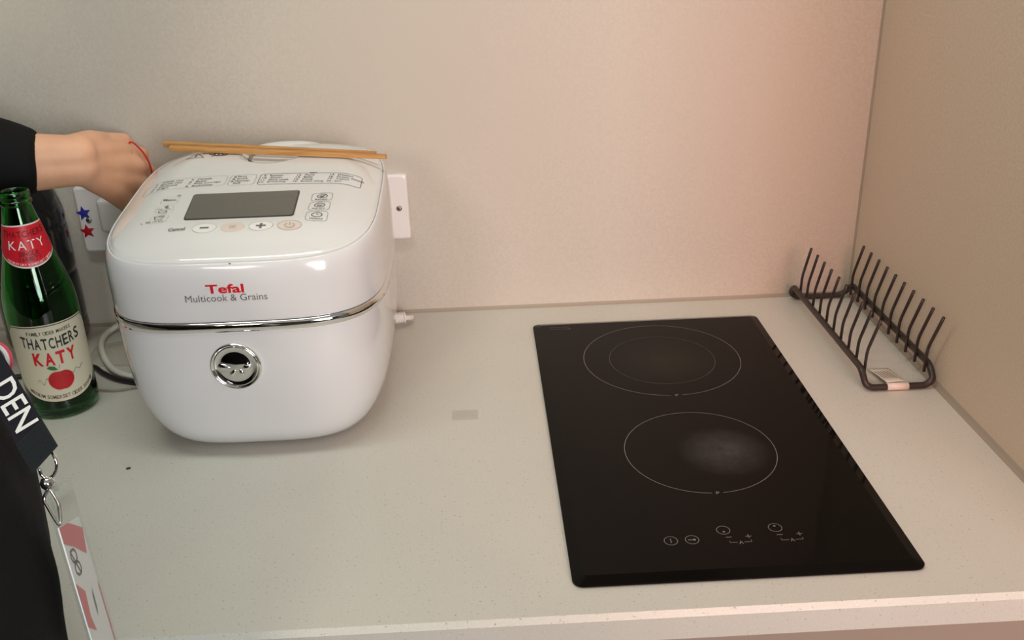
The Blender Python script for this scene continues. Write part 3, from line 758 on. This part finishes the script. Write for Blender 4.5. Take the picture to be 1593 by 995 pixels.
p = Print(); arcwords(p, 'FAMILY CIDER MAKERS', -0.62, 0.62, lambda u: 0.1015 + 0.0035 * u * u, 0.0040, 0.01)
p.line([(-1.25 + 2.5 * k / 40, hi((-1.25 + 2.5 * k / 40) / UM) - 0.0016) for k in range(41)], 0.0009)
bub('top_line', p, 'ink_black', 0.0006)
p = Print(); arcwords(p, 'KATY', -0.62, 0.62, lambda u: 0.0660 + 0.0045 * u * u, 0.0150, 0.035)
bub('variety_name', p, 'ink_red', 0.0007)
p = Print(); arcwords(p, 'MEDIUM SOMERSET CIDER 500ml', -0.98, 0.98, lambda u: lo(u / UM) + 0.0035, 0.0042, 0.01)
bub('bottom_line', p, 'ink_brown', 0.0006)
p = Print(); A = []
for k in range(40):
    q = 2 * PI * k / 40; r = 1.0 + 0.10 * math.cos(2 * q) * 0.6 - 0.14 * math.exp(-((q - PI / 2) / 0.35) ** 2) - 0.07 * math.exp(-((q - 1.5 * PI) / 0.3) ** 2)
    A.append((0.03 + 0.335 * r * math.cos(q) * (1 + 0.06 * math.sin(q)), 0.0475 + 0.0125 * r * math.sin(q)))
p.poly(A); bub('apple', p, 'apple', 0.0007)
p = Print().poly([(0.0, 0.0602), (-0.09, 0.0600), (-0.20, 0.0612), (-0.29, 0.0636), (-0.20, 0.0656), (-0.08, 0.0645)]); bub('leaf', p, 'leaf', 0.0008)
p = Print().line([(0.02, 0.0585), (0.03, 0.0620), (0.07, 0.0655)], 0.0012)
sg = []
for k in range(60):
    t = k / 59; sg.append((-0.62 + 1.36 * t, 0.0465 + 0.010 * t + 0.0035 * math.sin(t * 40) * (1 - 0.6 * t)))
bub('stem', p, 'ink_brown', 0.0009)
bub('signature', Print().line(sg, 0.0006), 'ink_brown', 0.0008)
# neck label
NUM = 1.62
nlo = lambda s: 0.1735 + 0.0190 * abs(s) ** 1.9
nhi = lambda s: 0.2175
nk = tag(label_patch('neck_label', 'label_white', NUM, nlo, nhi, 0.0003), 'red neck label with a white edge')
nk2 = label_patch('neck_label_field', 'label_red', NUM, lambda s: nlo(s) + 0.0016, lambda s: nhi(s) - 0.0014, 0.0005); nk2.parent = nk
def nub(name, P_, m):
    o = P_.build(name, m, onbottle(0.0008), None, None); o.parent = nk
p = Print(); arcwords(p, 'THATCHERS', -1.15, 1.15, lambda u: 0.2050 + 0.0012 * u * u, 0.0064, 0.01); nub('neck_maker', p, 'ink_darkred')
p = Print(); arcwords(p, 'KATY', -0.86, 0.86, lambda u: 0.1925 + 0.0012 * u * u, 0.0090, -0.004); nub('neck_variety', p, 'ink_white')
p = Print(); arcwords(p, 'SINGLE', -0.42, 0.42, lambda u: 0.1862, 0.0044, 0.01); arcwords(p, 'VARIETY', -0.46, 0.46, lambda u: 0.1808, 0.0044, 0.01); nub('neck_note', p, 'ink_darkred')
p = Print(); arcwords(p, 'MEDIUM DRY SOMERSET CIDER', -0.92, 0.92, lambda u: nlo(u / NUM) + 0.0026, 0.0022, 0.0); nub('neck_bottom_line', p, 'ink_white')
p = Print(); arcwords(p, 'THATCHERS', -0.55, 0.70, lambda u: 0.1350 + 0.002 * u * u, 0.0075, 0.015)
o = keep(p.build('embossed_name', 'green_glass', onbottle(0.0005), None, None), bt)

# ------------------------------------------------------------------ large dark bottle behind it
db = empty('dark_bottle', (-0.6175, 0.5230, 0), 'large dark plastic bottle against the wall behind the green bottle', 'bottle')
dprof = [(0.022, 0.006), (0.032, 0.0008), (0.041, 0.0030), (0.0472, 0.0120), (0.0485, 0.0230), (0.0478, 0.0330), (0.0488, 0.045), (0.0488, 0.09), (0.0470, 0.098), (0.0488, 0.106), (0.0488, 0.150), (0.0480, 0.158), (0.0488, 0.166), (0.0478, 0.178), (0.0440, 0.194),
         (0.0370, 0.212), (0.0270, 0.228), (0.0180, 0.240), (0.0140, 0.248), (0.0135, 0.256)]
dpf = [(q.x, q.y) for q in catmull([(r, z, 0) for r, z in dprof], 3)]
body = [(r, z) for r, z in dpf if z > 0.026]
keep(lathe('body', body, 'dark_bottle', None, 64, db.location), db)
tag(keep(lathe('base_cup', [(r + 0.0003, z) for r, z in dpf if z <= 0.034], 'clear_brown', None, 64, db.location, None, (True, False)), db), 'clear brownish base of the bottle')
keep(lathe('inner_base', [(0.030, 0.004), (0.040, 0.010), (0.0435, 0.022), (0.0435, 0.040)], 'dark_bottle', None, 48, db.location), db)
keep(lathe('cap', [(0.0155, 0.250), (0.0158, 0.252), (0.0158, 0.264), (0.0150, 0.266), (0.001, 0.266)], 'ink_black', None, 32, db.location), db)

# ------------------------------------------------------------------ cables, film and small things on the worktop
tag(tube('black_cable', catmull([(-0.80, 0.46, 0.0032), (-0.70, 0.432, 0.0032), (-0.6356, 0.4232, 0.0032), (-0.60, 0.432, 0.0032), (-0.575, 0.445, 0.0032), (-0.5395, 0.4439, 0.0032), (-0.5191, 0.4249, 0.0032), (-0.4984, 0.408, 0.0032), (-0.4757, 0.3977, 0.0032), (-0.458, 0.393, 0.0032), (-0.442, 0.391, 0.0032)], 6), 0.0032, 'black_cable'),
    'black cable curving across the worktop between bottle and multicooker', 'cable')
tag(tube('thin_cable', catmull([(-0.4990, 0.4130, 0.0014), (-0.512, 0.402, 0.0014), (-0.5131, 0.3845, 0.0014), (-0.4898, 0.3806, 0.0014), (-0.4681, 0.3864, 0.0014), (-0.44, 0.391, 0.0014)][2:], 6), 0.0014, 'grey_cable'),
    'thin grey cord lying in front of the black cable', 'cable')
v = []; f = []; N = 16
for i in range(N + 1):
    for j in range(N + 1):
        s, t = i / N, j / N
        x = (-0.553 + 0.075 * s) + 0.018 * (t - 0.5) * s; y = 0.435 + 0.075 * t + 0.012 * math.sin(3 * s)
        z = 0.0045 + 0.0026 * math.sin(9 * s + 3 * t) * math.sin(7 * t + 1) + 0.0012 * math.sin(23 * s + 11 * t)
        v.append((x, y, max(0.0012, z * (0.4 + 0.6 * math.sin(PI * t)))))
for i in range(N):
    for j in range(N):
        k = i * (N + 1) + j; f.append((k, k + N + 1, k + N + 2, k + 1))
fl = raw('plastic_film', v, f, 'film', None, True); fl.modifiers.new('s', 'SOLIDIFY').thickness = 0.0002
tag(fl, 'crumpled piece of clear plastic film under the white cord', 'film')
tp = from_bm('tape_scrap', box_bm(-0.101, -0.073, 0.279, 0.300, 0.0002, 0.0005), 'residue'); tag(tp, 'faint scrap of clear tape stuck on the open worktop', 'tape')
for x, y, r, lb in ((-0.4224, 0.2135, 0.0016, 'dark crumb on the worktop in front of the multicooker'),):
    bm = bmesh.new(); bmesh.ops.create_icosphere(bm, subdivisions=2, radius=1)
    for q in bm.verts: q.co = Vector((x + q.co.x * r * 1.3 + q.co.y * r * 0.6, y + q.co.y * r * (1 + 0.3 * q.co.x), max(0, r * 0.5 + q.co.z * r * 0.5)))
    tag(from_bm('crumb', bm, 'crumb', None, True), lb, 'crumb')

# ------------------------------------------------------------------ dish rack
rk = empty('dish_rack', (0.39, 0.43, 0), 'dark wire dish rack with two rows of tines in the corner', 'dish rack')
XA, XB, ZR, Y0, Y1, ZB = 0.3515, 0.4290, 0.0225, 0.3010, 0.5600, 0.0042
loop = [(XA, Y0 + 0.012, ZR), (XA + 0.002, Y0 + 0.0005, ZB + 0.004), (XA + 0.009, Y0, ZB), (XB - 0.008, Y0, ZB), (XB, Y0 + 0.001, ZB + 0.006), (XB, Y0 + 0.014, ZR),
        (XB, Y1 - 0.010, ZR), (XB - 0.002, Y1 - 0.0005, ZB + 0.006), (XB - 0.010, Y1, ZB), (XA + 0.007, Y1, ZB), (XA - 0.0005, Y1, ZB + 0.006), (XA, Y1 - 0.008, ZR)]
def fillet_loop(P, r, n=5):
    P = [Vector(p) for p in P]; out = []; N = len(P)
    for i in range(N):
        a_ = P[i - 1] - P[i]; b_ = P[(i + 1) % N] - P[i]; la, lb = a_.length, b_.length; rr = min(r, la * .48, lb * .48)
        s, e = P[i] + a_ / la * rr, P[i] + b_ / lb * rr
        for k in range(n + 1):
            t = k / n; out.append((1 - t) ** 2 * s + 2 * t * (1 - t) * P[i] + t * t * e)
    return out
keep(tube('frame', fillet_loop(loop, 0.008), 0.0037, 'wire', None, 12, True), rk)
def tine_pts(x, y): return fillet([(x, y, 0.0135), (x, y - 0.0005, 0.042), (x, y - 0.0230, 0.0890)], 0.008, 5)
base_t = None
for x, off in ((XA + 0.0050, 0.0), (XB - 0.0050, 0.0)):
    for i in range(10):
        if base_t is None:
            base_t = tube('tine', tine_pts(0, 0), 0.0018, 'wire', None, 8); base_t.parent = rk; base_t.location = Vector((x, 0.5385, 0)) - rk.location
        else:
            o = base_t.copy(); COL.objects.link(o); o.parent = rk; o.location = Vector((x, 0.5385 - i * 0.02475, 0)) - rk.location
tt = tube('tag_wrap', [(0.3775, Y0, ZB + 0.0002), (0.4010, Y0, ZB + 0.0002)], 0.0042, 'tape', None, 14); tag(keep(tt, rk), 'white paper band around the front wire')
v = []; f = []
TG = [(0.3786, 0.3045), (0.4000, 0.3055), (0.3965, 0.3450), (0.3735, 0.3440)]
for i in range(9):
    t = i / 8
    for j in range(5):
        s = j / 4; x = (TG[0][0] * (1 - s) + TG[1][0] * s) * (1 - t) + (TG[3][0] * (1 - s) + TG[2][0] * s) * t; y = (TG[0][1] * (1 - s) + TG[1][1] * s) * (1 - t) + (TG[3][1] * (1 - s) + TG[2][1] * s) * t
        v.append((x, y, 0.0078 - 0.0030 * t + 0.0005 * math.sin(3 * t + 2 * s)))
for i in range(8):
    for j in range(4): k = i * 5 + j; f.append((k, k + 1, k + 6, k + 5))
tg = keep(raw('paper_tag', v, f, 'paper', None, True), rk); tg.modifiers.new('s', 'SOLIDIFY').thickness = 0.0003; tag(tg, 'cream paper tag with printed lines')
p = Print()
for k in range(5):
    x = 0.3765 + k * 0.0034; x2 = x + 0.004; 
    p.line([(x2, 0.3140), (x, 0.3340)], 0.0008)
o = p.build('tag_print', 'ink_black', lambda x, y: Vector((x, y, 0.0078 - 0.0030 * (y - 0.305) / 0.038 + 0.0009)), None, 0.003)
o.parent = tg

# ------------------------------------------------------------------ person at the left, reaching behind the cooker
Fw, Sd = Vector((0.87, 0.5, 0)), Vector((-0.5, 0.87, 0))
# torso axis, front half-depth, half-width
TOR = [((-0.430, -0.245, -0.22), 0.115, 0.175), ((-0.428, -0.240, -0.06), 0.118, 0.170), ((-0.430, -0.208, 0.06), 0.120, 0.172), ((-0.447, -0.160, 0.13), 0.120, 0.174), ((-0.480, -0.095, 0.19), 0.120, 0.176),
       ((-0.528, -0.062, 0.26), 0.120, 0.180), ((-0.568, -0.056, 0.33), 0.118, 0.185), ((-0.600, -0.056, 0.41), 0.100, 0.185), ((-0.620, -0.058, 0.455), 0.07, 0.13)]
SH_L, EL_L, WR_L = (-0.690, 0.085, 0.405), (-0.765, 0.370, 0.268), (-0.5010, 0.4450, 0.2560)
SH_R, EL_R, WR_R = (-0.535, -0.215, 0.405), (-0.620, -0.330, 0.13), (-0.66, -0.28, -0.10)
hd = Vector((-0.565, -0.030, 0.640))
bp = [('loft', [(c, Fw * (a_ - 0.020), Sd * (b_ - 0.022)) for c, a_, b_ in TOR])]
bp += [('c', (-0.618, -0.058, 0.44), 0.056, hd - Vector((0.01, 0.005, 0.09)), 0.054), ('e', hd, 1.0, (0.090, 0.078, 0.112)), ('e', hd + Vector((0.035, 0.018, -0.055)), 1.0, (0.052, 0.050, 0.052)),
       ('e', hd + Fw * 0.084 + Vector((0, 0, -0.014)), 1.0, (0.015, 0.012, 0.022)), ('e', hd + Fw * 0.082 + Vector((0, 0, -0.058)), 1.0, (0.012, 0.024, 0.010)),
       ('e', hd + Sd * 0.078 - Vector((0.01, 0, 0.01)), 1.0, (0.018, 0.008, 0.030)), ('e', hd - Sd * 0.078 - Vector((0.01, 0, 0.01)), 1.0, (0.018, 0.008, 0.030))]
bp += [('c', SH_L, 0.055, EL_L, 0.042), ('c', EL_L, 0.042, (-0.62, 0.411, 0.264), 0.038)] + [('c', (-0.62, 0.411, 0.264 + k), 0.034, Vector(WR_L) + Vector((0, 0, k * 1.6)), 0.0205) for k in (-0.0045, 0.0045)]
bp += [('c', SH_R, 0.055, EL_R, 0.042), ('c', EL_R, 0.042, WR_R, 0.027), ('c', WR_R, 0.024, Vector(WR_R) + Vector((0, 0, -0.02)), 0.023)]
HR = Vector(WR_R)
for k, (ln_, r_) in enumerate(((0.066, 0.0088), (0.076, 0.0094), (0.072, 0.0092), (0.056, 0.0082))):
    o_ = Fw * (0.027 - 0.018 * k); kn = HR + o_ + Vector((0, 0, -0.098)); m1 = kn + Vector((0.010, -0.006, -ln_ * 0.5)); m2 = m1 + Vector((0.020, -0.008, -ln_ * 0.42))
    bp += [('c', HR + o_ * 0.55 + Vector((0, 0, -0.012)), 0.0155, kn, 0.0118), ('c', kn, 0.0112, m1, r_), ('c', m1, r_, m2, r_ * 0.8)]
th0 = HR + Fw * 0.020 + Vector((0, 0, -0.030)); th1 = HR + Fw * 0.046 + Vector((0, 0, -0.066)); th2 = HR + Fw * 0.052 + Vector((0, 0, -0.100))
bp += [('c', th0, 0.0150, th1, 0.0112), ('c', th1, 0.0112, th2, 0.0088)]
# left hand: fist-like grip seen from the back, thumb low, fingers bent away toward the wall
W0 = Vector(WR_L)
MCP = {'little': Vector((-0.4950, 0.5030, 0.2640)), 'ring': Vector((-0.4790, 0.5140, 0.2480)), 'middle': Vector((-0.4680, 0.5190, 0.2270)), 'index': Vector((-0.4675, 0.5180, 0.2060))}
FR = {'little': 0.0082, 'ring': 0.0090, 'middle': 0.0094, 'index': 0.0094}
PIP = {'little': Vector((-0.4830, 0.5400, 0.2560)), 'ring': Vector((-0.4690, 0.5500, 0.2350)), 'middle': Vector((-0.4650, 0.5530, 0.2120)), 'index': Vector((-0.4690, 0.5510, 0.1890))}
DIP = {'little': Vector((-0.4800, 0.5550, 0.2370)), 'ring': Vector((-0.4770, 0.5560, 0.2110)), 'middle': Vector((-0.4760, 0.5560, 0.1880)), 'index': Vector((-0.4820, 0.5530, 0.1700))}
TIP = {'little': Vector((-0.4880, 0.5560, 0.2200)), 'ring': Vector((-0.4860, 0.5560, 0.1930)), 'middle': Vector((-0.4850, 0.5550, 0.1700)), 'index': Vector((-0.4890, 0.5500, 0.1520))}
for k, i in enumerate(('little', 'ring', 'middle', 'index')):
    a_ = W0 + Vector((0.0, 0.002, 0.0125 - 0.0085 * k)); r = FR[i]
    m_ = a_.lerp(MCP[i], 0.55) + Vector((0, -0.001, 0))
    bp += [('c', a_, (0.0175, 0.0190, 0.0190, 0.0175)[k], m_, 0.0165), ('c', m_, 0.0165, MCP[i], r * 1.33)]
    bp += [('c', MCP[i], r * 1.22, PIP[i], r), ('c', PIP[i], r, DIP[i], r * 0.9), ('c', DIP[i], r * 0.9, TIP[i], r * 0.78)]
TM, TI, TT = Vector((-0.4850, 0.4780, 0.2130)), Vector((-0.4815, 0.5080, 0.1860)), Vector((-0.4860, 0.5330, 0.1610))
bp += [('c', W0 + Vector((0.000, 0.002, -0.011)), 0.0175, TM, 0.0150), ('c', TM, 0.0150, TI, 0.0115), ('c', TI, 0.0115, TT, 0.0090), ('c', TM, 0.014, MCP['index'] * 0.6 + W0 * 0.4, 0.0135)]
ps = blob('person', bp, 'skin', 0.0028, None, 7)
tag(ps, 'person in a black jacket reaching left hand behind the multicooker', 'person')
# nails: thumb and index
for t_, d_, nn in ((TT, TI, Vector((-0.9, -0.3, 0.2))), (TIP['index'], DIP['index'], Vector((0.2, 0.9, -0.2)))):
    ax = (t_ - d_).normalized(); nn = (nn - ax * nn.dot(ax)).normalized(); sd = ax.cross(nn); bm = bmesh.new(); bmesh.ops.create_uvsphere(bm, u_segments=12, v_segments=8, radius=1)
    for q in bm.verts: q.co = t_ + nn * 0.0072 + ax * 0.003 + ax * (q.co.x * 0.0062) + sd * (q.co.y * 0.0050) + nn * (q.co.z * 0.0012)
    from_bm('fingernail', bm, 'nail', ps, True)
# jacket: torso, both sleeves, cuffs
CU = Vector((-0.5400, 0.4340, 0.2583)); CE = Vector(EL_L)
jp = [('loft', [(c, Fw * a_, Sd * b_) for c, a_, b_ in TOR]), ('c', (-0.618, -0.058, 0.440), 0.078, (-0.604, -0.052, 0.488), 0.068)]
jp += [('c', SH_L, 0.074, EL_L, 0.060), ('c', EL_L, 0.060, (-0.62, 0.4105, 0.2740), 0.0560, (False, True)), ('c', (-0.625, 0.409, 0.2740), 0.0560, CU, 0.0350, (True, True))]
jp += [('c', SH_R, 0.074, EL_R, 0.060), ('c', EL_R, 0.060, WR_R, 0.044, (False, True))]
# folds of the open jacket front, hanging toward the counter edge
for s, dx in ((0.02, 0.0), (0.055, 0.0), (0.10, 0.0)):
    pass
jk = blob('jacket', jp, 'jacket', 0.0048, ps, 4, 0.010)
jk2 = tube('zip_edge', catmull([(-0.3700, -0.1150, 0.1500), (-0.3560, -0.1420, 0.1000), (-0.3480, -0.1630, 0.0500), (-0.3470, -0.1700, -0.05)], 8), 0.006, 'jacket', jk, 10)
blob('trousers', [('c', (-0.470 + 0.05, -0.240 - 0.09, -0.20), 0.095, (-0.50, -0.36, -0.82), 0.058, (False, True)), ('c', (-0.470 - 0.05, -0.240 + 0.03, -0.20), 0.095, (-0.60, -0.20, -0.82), 0.058, (False, True)), ('e', (-0.47, -0.24, -0.20), 1.0, (0.13, 0.16, 0.10))], 'trousers', 0.010, ps, 4)
for c in ((-0.47, -0.35, -0.865), (-0.57, -0.19, -0.865)): blob('shoe', [('e', c, 1.0, (0.125, 0.05, 0.034))], 'ink_black', 0.006, ps, 2)
blob('hair', [('e', hd + Vector((-0.014, -0.008, 0.024)), 1.0, (0.100, 0.090, 0.108)), ('e', hd + Vector((-0.05, -0.028, -0.02)), 1.0, (0.062, 0.070, 0.085))], 'hair', 0.006, ps, 3, 0.006)
for sg_ in (-1, 1):
    bm = bmesh.new(); bmesh.ops.create_uvsphere(bm, u_segments=12, v_segments=8, radius=0.011); bmesh.ops.translate(bm, vec=hd + Fw * 0.076 + Sd * 0.031 * sg_ + Vector((0, 0, 0.004)), verts=bm.verts)
    from_bm('eye', bm, 'ink_black', ps, True)
# red thread ring looped over a finger
c0 = MCP['middle'] * 0.86 + PIP['middle'] * 0.14; 
rt = tube('red_thread_ring', catmull([(-0.4690, 0.5240, 0.2560), (-0.4610, 0.5270, 0.2460), (-0.4560, 0.5290, 0.2340), (-0.4540, 0.5300, 0.2200), (-0.4555, 0.5290, 0.1990), (-0.4650, 0.5270, 0.1870), (-0.4780, 0.5360, 0.1960), (-0.4815, 0.5400, 0.2200), (-0.4800, 0.5380, 0.2450)], 6, True), 0.0011, 'red_thread', None, 8, True)
tag(rt, 'red thread loop around the bent fingers of the hand', 'thread ring')

# ------------------------------------------------------------------ lanyard hanging from the person's neck
ln = empty('lanyard', (-0.3478, -0.0548, 0.1878), 'black lanyard with white letters hanging in front of the jacket', 'lanyard')
eR0, eL0, eR1, eL1 = Vector((-0.3834, -0.0273, 0.2464)), Vector((-0.4009, -0.0313, 0.2364)), Vector((-0.3478, -0.0548, 0.1878)), Vector((-0.3648, -0.0613, 0.1719))
def ribbon(name, stations, th, m, parent, ribs=0):
    """stations = [(left, right)] ; thickness goes along the ribbon's own normal"""
    v = []; f = []; n = len(stations)
    for i, (a_, b_) in enumerate(stations):
        c_ = stations[min(i + 1, n - 1)][0] - stations[max(i - 1, 0)][0]; nn = (b_ - a_).cross(c_).normalized(); 
        if nn.y > 0: nn = -nn
        k = th * (1 + (0.5 if ribs and i % 2 else 0))
        v += [a_ + nn * k, b_ + nn * k, b_ - nn * th * 0.2, a_ - nn * th * 0.2]
    for i in range(n - 1):
        for j in range(4): f.append((4 * i + j, 4 * i + (j + 1) % 4, 4 * i + 4 + (j + 1) % 4, 4 * i + 4 + j))
    f.append((3, 2, 1, 0)); f.append(tuple(4 * (n - 1) + j for j in range(4)))
    return keep(raw(name, v, f, m), parent)
CAMP = Vector((-0.061756, -0.612975, 0.51543))
eR0, eL0, eR1, eL1 = (CAMP + (q - CAMP) * 0.925 for q in (eR0, eL0, eR1, eL1))
def L_(t): return eL0 + (eL1 - eL0) * t
def Rr(t): return eR0 + (eR1 - eR0) * t
sts = [(Vector((-0.560, 0.020, 0.470)), Vector((-0.545, 0.028, 0.478))), (Vector((-0.450, -0.020, 0.345)), Vector((-0.433, -0.014, 0.353)))] + [(L_(t), Rr(t)) for t in (-0.35, 0, 0.25, 0.5, 0.75)]
ribbon('strap', sts, 0.0010, 'lanyard', ln)
ribbon('end_band', [(L_(0.73 + 0.27 * k / 22), Rr(0.73 + 0.27 * k / 22)) for k in range(23)], 0.0016, 'lanyard_band', ln, 1)
e1_ = (eR1 - eR0).normalized(); e2_ = (eR1 - eL1 + eR0 - eL0); e2_ = (e2_ - e1_ * e2_.dot(e1_)).normalized(); nrm_ = e1_.cross(e2_)
if nrm_.y > 0: nrm_ = -nrm_
base = Vector((-0.39175, -0.0445, 0.2168))
p = Print().text('DEN', 0.0, 0.0318, 0.0, 0.0160, 0.01)
keep(p.build('strap_letters', 'ink_white', lambda x, y: L_(0) + e1_ * (x + 0.0165) + e2_ * (y + 0.0022) + nrm_ * 0.0020, None), ln)
# metal ring, swivel and clip
rc = Vector((-0.3562, -0.0580, 0.1770))
pts = [CAMP + (Vector(q) - CAMP) * 0.925 for q in [(-0.3530, -0.0540, 0.1830), (-0.3504, -0.0570, 0.1790), (-0.3502, -0.0585, 0.1740), (-0.3525, -0.0600, 0.1690), (-0.3562, -0.0605, 0.1668), (-0.3600, -0.0605, 0.1690), (-0.3610, -0.0600, 0.1740)]]
keep(tube('metal_ring', catmull(pts, 6), 0.0011, 'chrome', None, 10), ln)
cl = [CAMP + (q - CAMP) * 0.925 for q in [Vector((-0.3580, -0.0605, 0.1672)), Vector((-0.3560, -0.0640, 0.1600)), Vector((-0.3530, -0.0690, 0.1500)), Vector((-0.3490, -0.0760, 0.1400))]]
keep(tube('swivel', [cl[0], cl[0].lerp(cl[1], 0.35), cl[0].lerp(cl[1], 0.7), cl[1]], 0.0035, 'chrome', None, 14, rf=lambda t: (0.0028, 0.0044, 0.0040, 0.0022)[int(round(t * 3))]), ln)
keep(tube('clip', catmull([cl[1], cl[1] + Vector((0.0035, -0.002, -0.004)), cl[2] + Vector((0.003, 0, 0)), cl[3], cl[2] - Vector((0.004, 0, 0)), cl[1] + Vector((-0.0035, -0.002, -0.005))], 6, True), 0.0012, 'chrome', None, 10, True), ln)
# card in a clear holder
h_ = Vector((0.0150, -0.0250, -0.0550)).normalized(); dd = (D_ - h_ * D_.dot(h_)).normalized(); rr_ = (R_ - h_ * R_.dot(h_)); rr_ = (rr_ - dd * rr_.dot(dd)).normalized()
wv = (dd * 0.0530 - rr_ * 0.0125).normalized(); cn_ = h_.cross(wv).normalized()
if cn_.dot(Vector((-0.3350, -0.1050, 0.1600)) + h_ * 0.04 + wv * 0.025 - CAMP) > 0: cn_ = -cn_
hc = empty('card_holder', (-0.340, -0.095, 0.160), 'clear plastic card holder with a white and red card hanging from the lanyard', 'card holder')
o0 = CAMP + (Vector((-0.3350, -0.1050, 0.1600)) - CAMP) * 0.955
cm = lambda a_, b_, c_=0.0: o0 + wv * a_ + h_ * b_ + cn_ * c_
def slabc(name, a0, a1, b0, b1, c0, c1, m):
    v = [cm(a_, b_, c_) for c_ in (c0, c1) for a_, b_ in ((a0, b0), (a1, b0), (a1, b1), (a0, b1))]
    f = [(0, 1, 2, 3), (4, 5, 6, 7)] + [(i, (i + 1) % 4, 4 + (i + 1) % 4, 4 + i) for i in range(4)]
    bm = bmesh.new(); vs = [bm.verts.new(q) for q in v]
    for q in f: bm.faces.new([vs[i] for i in q])
    return keep(from_bm(name, bm, m), hc)
slabc('sleeve', -0.003, 0.057, -0.022, 0.092, -0.0013, 0.0013, 'clear')
cd = slabc('card', 0.0, 0.054, 0.002, 0.088, -0.0004, 0.0004, 'card')
def cprint(name, polys, m):
    p = Print()
    for q in polys: p.poly(q)
    o = p.build(name, m, lambda x, y: cm(x, y, 0.0006), None); o.parent = cd
cprint('red_print', [[(0.0, 0.002), (0.022, 0.002), (0.054, 0.010), (0.046, 0.026), (0.020, 0.017), (0.0, 0.012)], [(0.0, 0.037), (0.016, 0.045), (0.012, 0.060), (0.016, 0.070), (0.0, 0.064)], [(0.0515, 0.048), (0.054, 0.046), (0.054, 0.088), (0.0515, 0.088)]], 'card_red')
p = Print(); p.ring(0.014, 0.022, 0.007, 0.004, 0.0016, 0, 2 * PI, 20); p.ring(0.016, 0.030, 0.007, 0.004, 0.0016, 0, 2 * PI, 20); p.line([(0.008, 0.018), (0.02, 0.034)], 0.0016)
p.poly([(0.030, 0.052), (0.034, 0.046), (0.032, 0.060), (0.029, 0.064)])
o = p.build('grey_print', 'ink_grey', lambda x, y: cm(x, y, 0.0006), None); o.parent = cd
keep(tube('holder_strap', [cm(0.022, -0.020), cm(0.012, -0.028), cl[3]], 0.0018, 'clear', None, 8), hc)
# round badge on the jacket beside the lanyard
bc = CAMP + (Vector((-0.4015, -0.0120, 0.2315)) - CAMP) * 0.925; bn = (-D_ * 0.93 + R_ * 0.25).normalized(); b1 = Vector((0, 0, 1)).cross(bn).normalized(); b2 = bn.cross(b1)
bg = empty('badge', bc, 'round badge with a red and white rim beside the lanyard', 'badge')
keep(lathe('badge_rim', [(0.0140, -0.002), (0.0140, 0.0006), (0.0132, 0.0014), (0.0120, 0.0016)], 'badge_red', None, 40, bc, (b1, b2, bn)), bg)
keep(lathe('badge_ring', [(0.0126, 0.0010), (0.0126, 0.0020), (0.0104, 0.0023)], 'ink_white', None, 40, bc, (b1, b2, bn)), bg)
keep(lathe('badge_face', [(0.0104, 0.0018), (0.0104, 0.0026), (0.0060, 0.0031), (0.001, 0.0033)], 'badge', None, 40, bc, (b1, b2, bn)), bg)
bpy.context.view_layer.update()
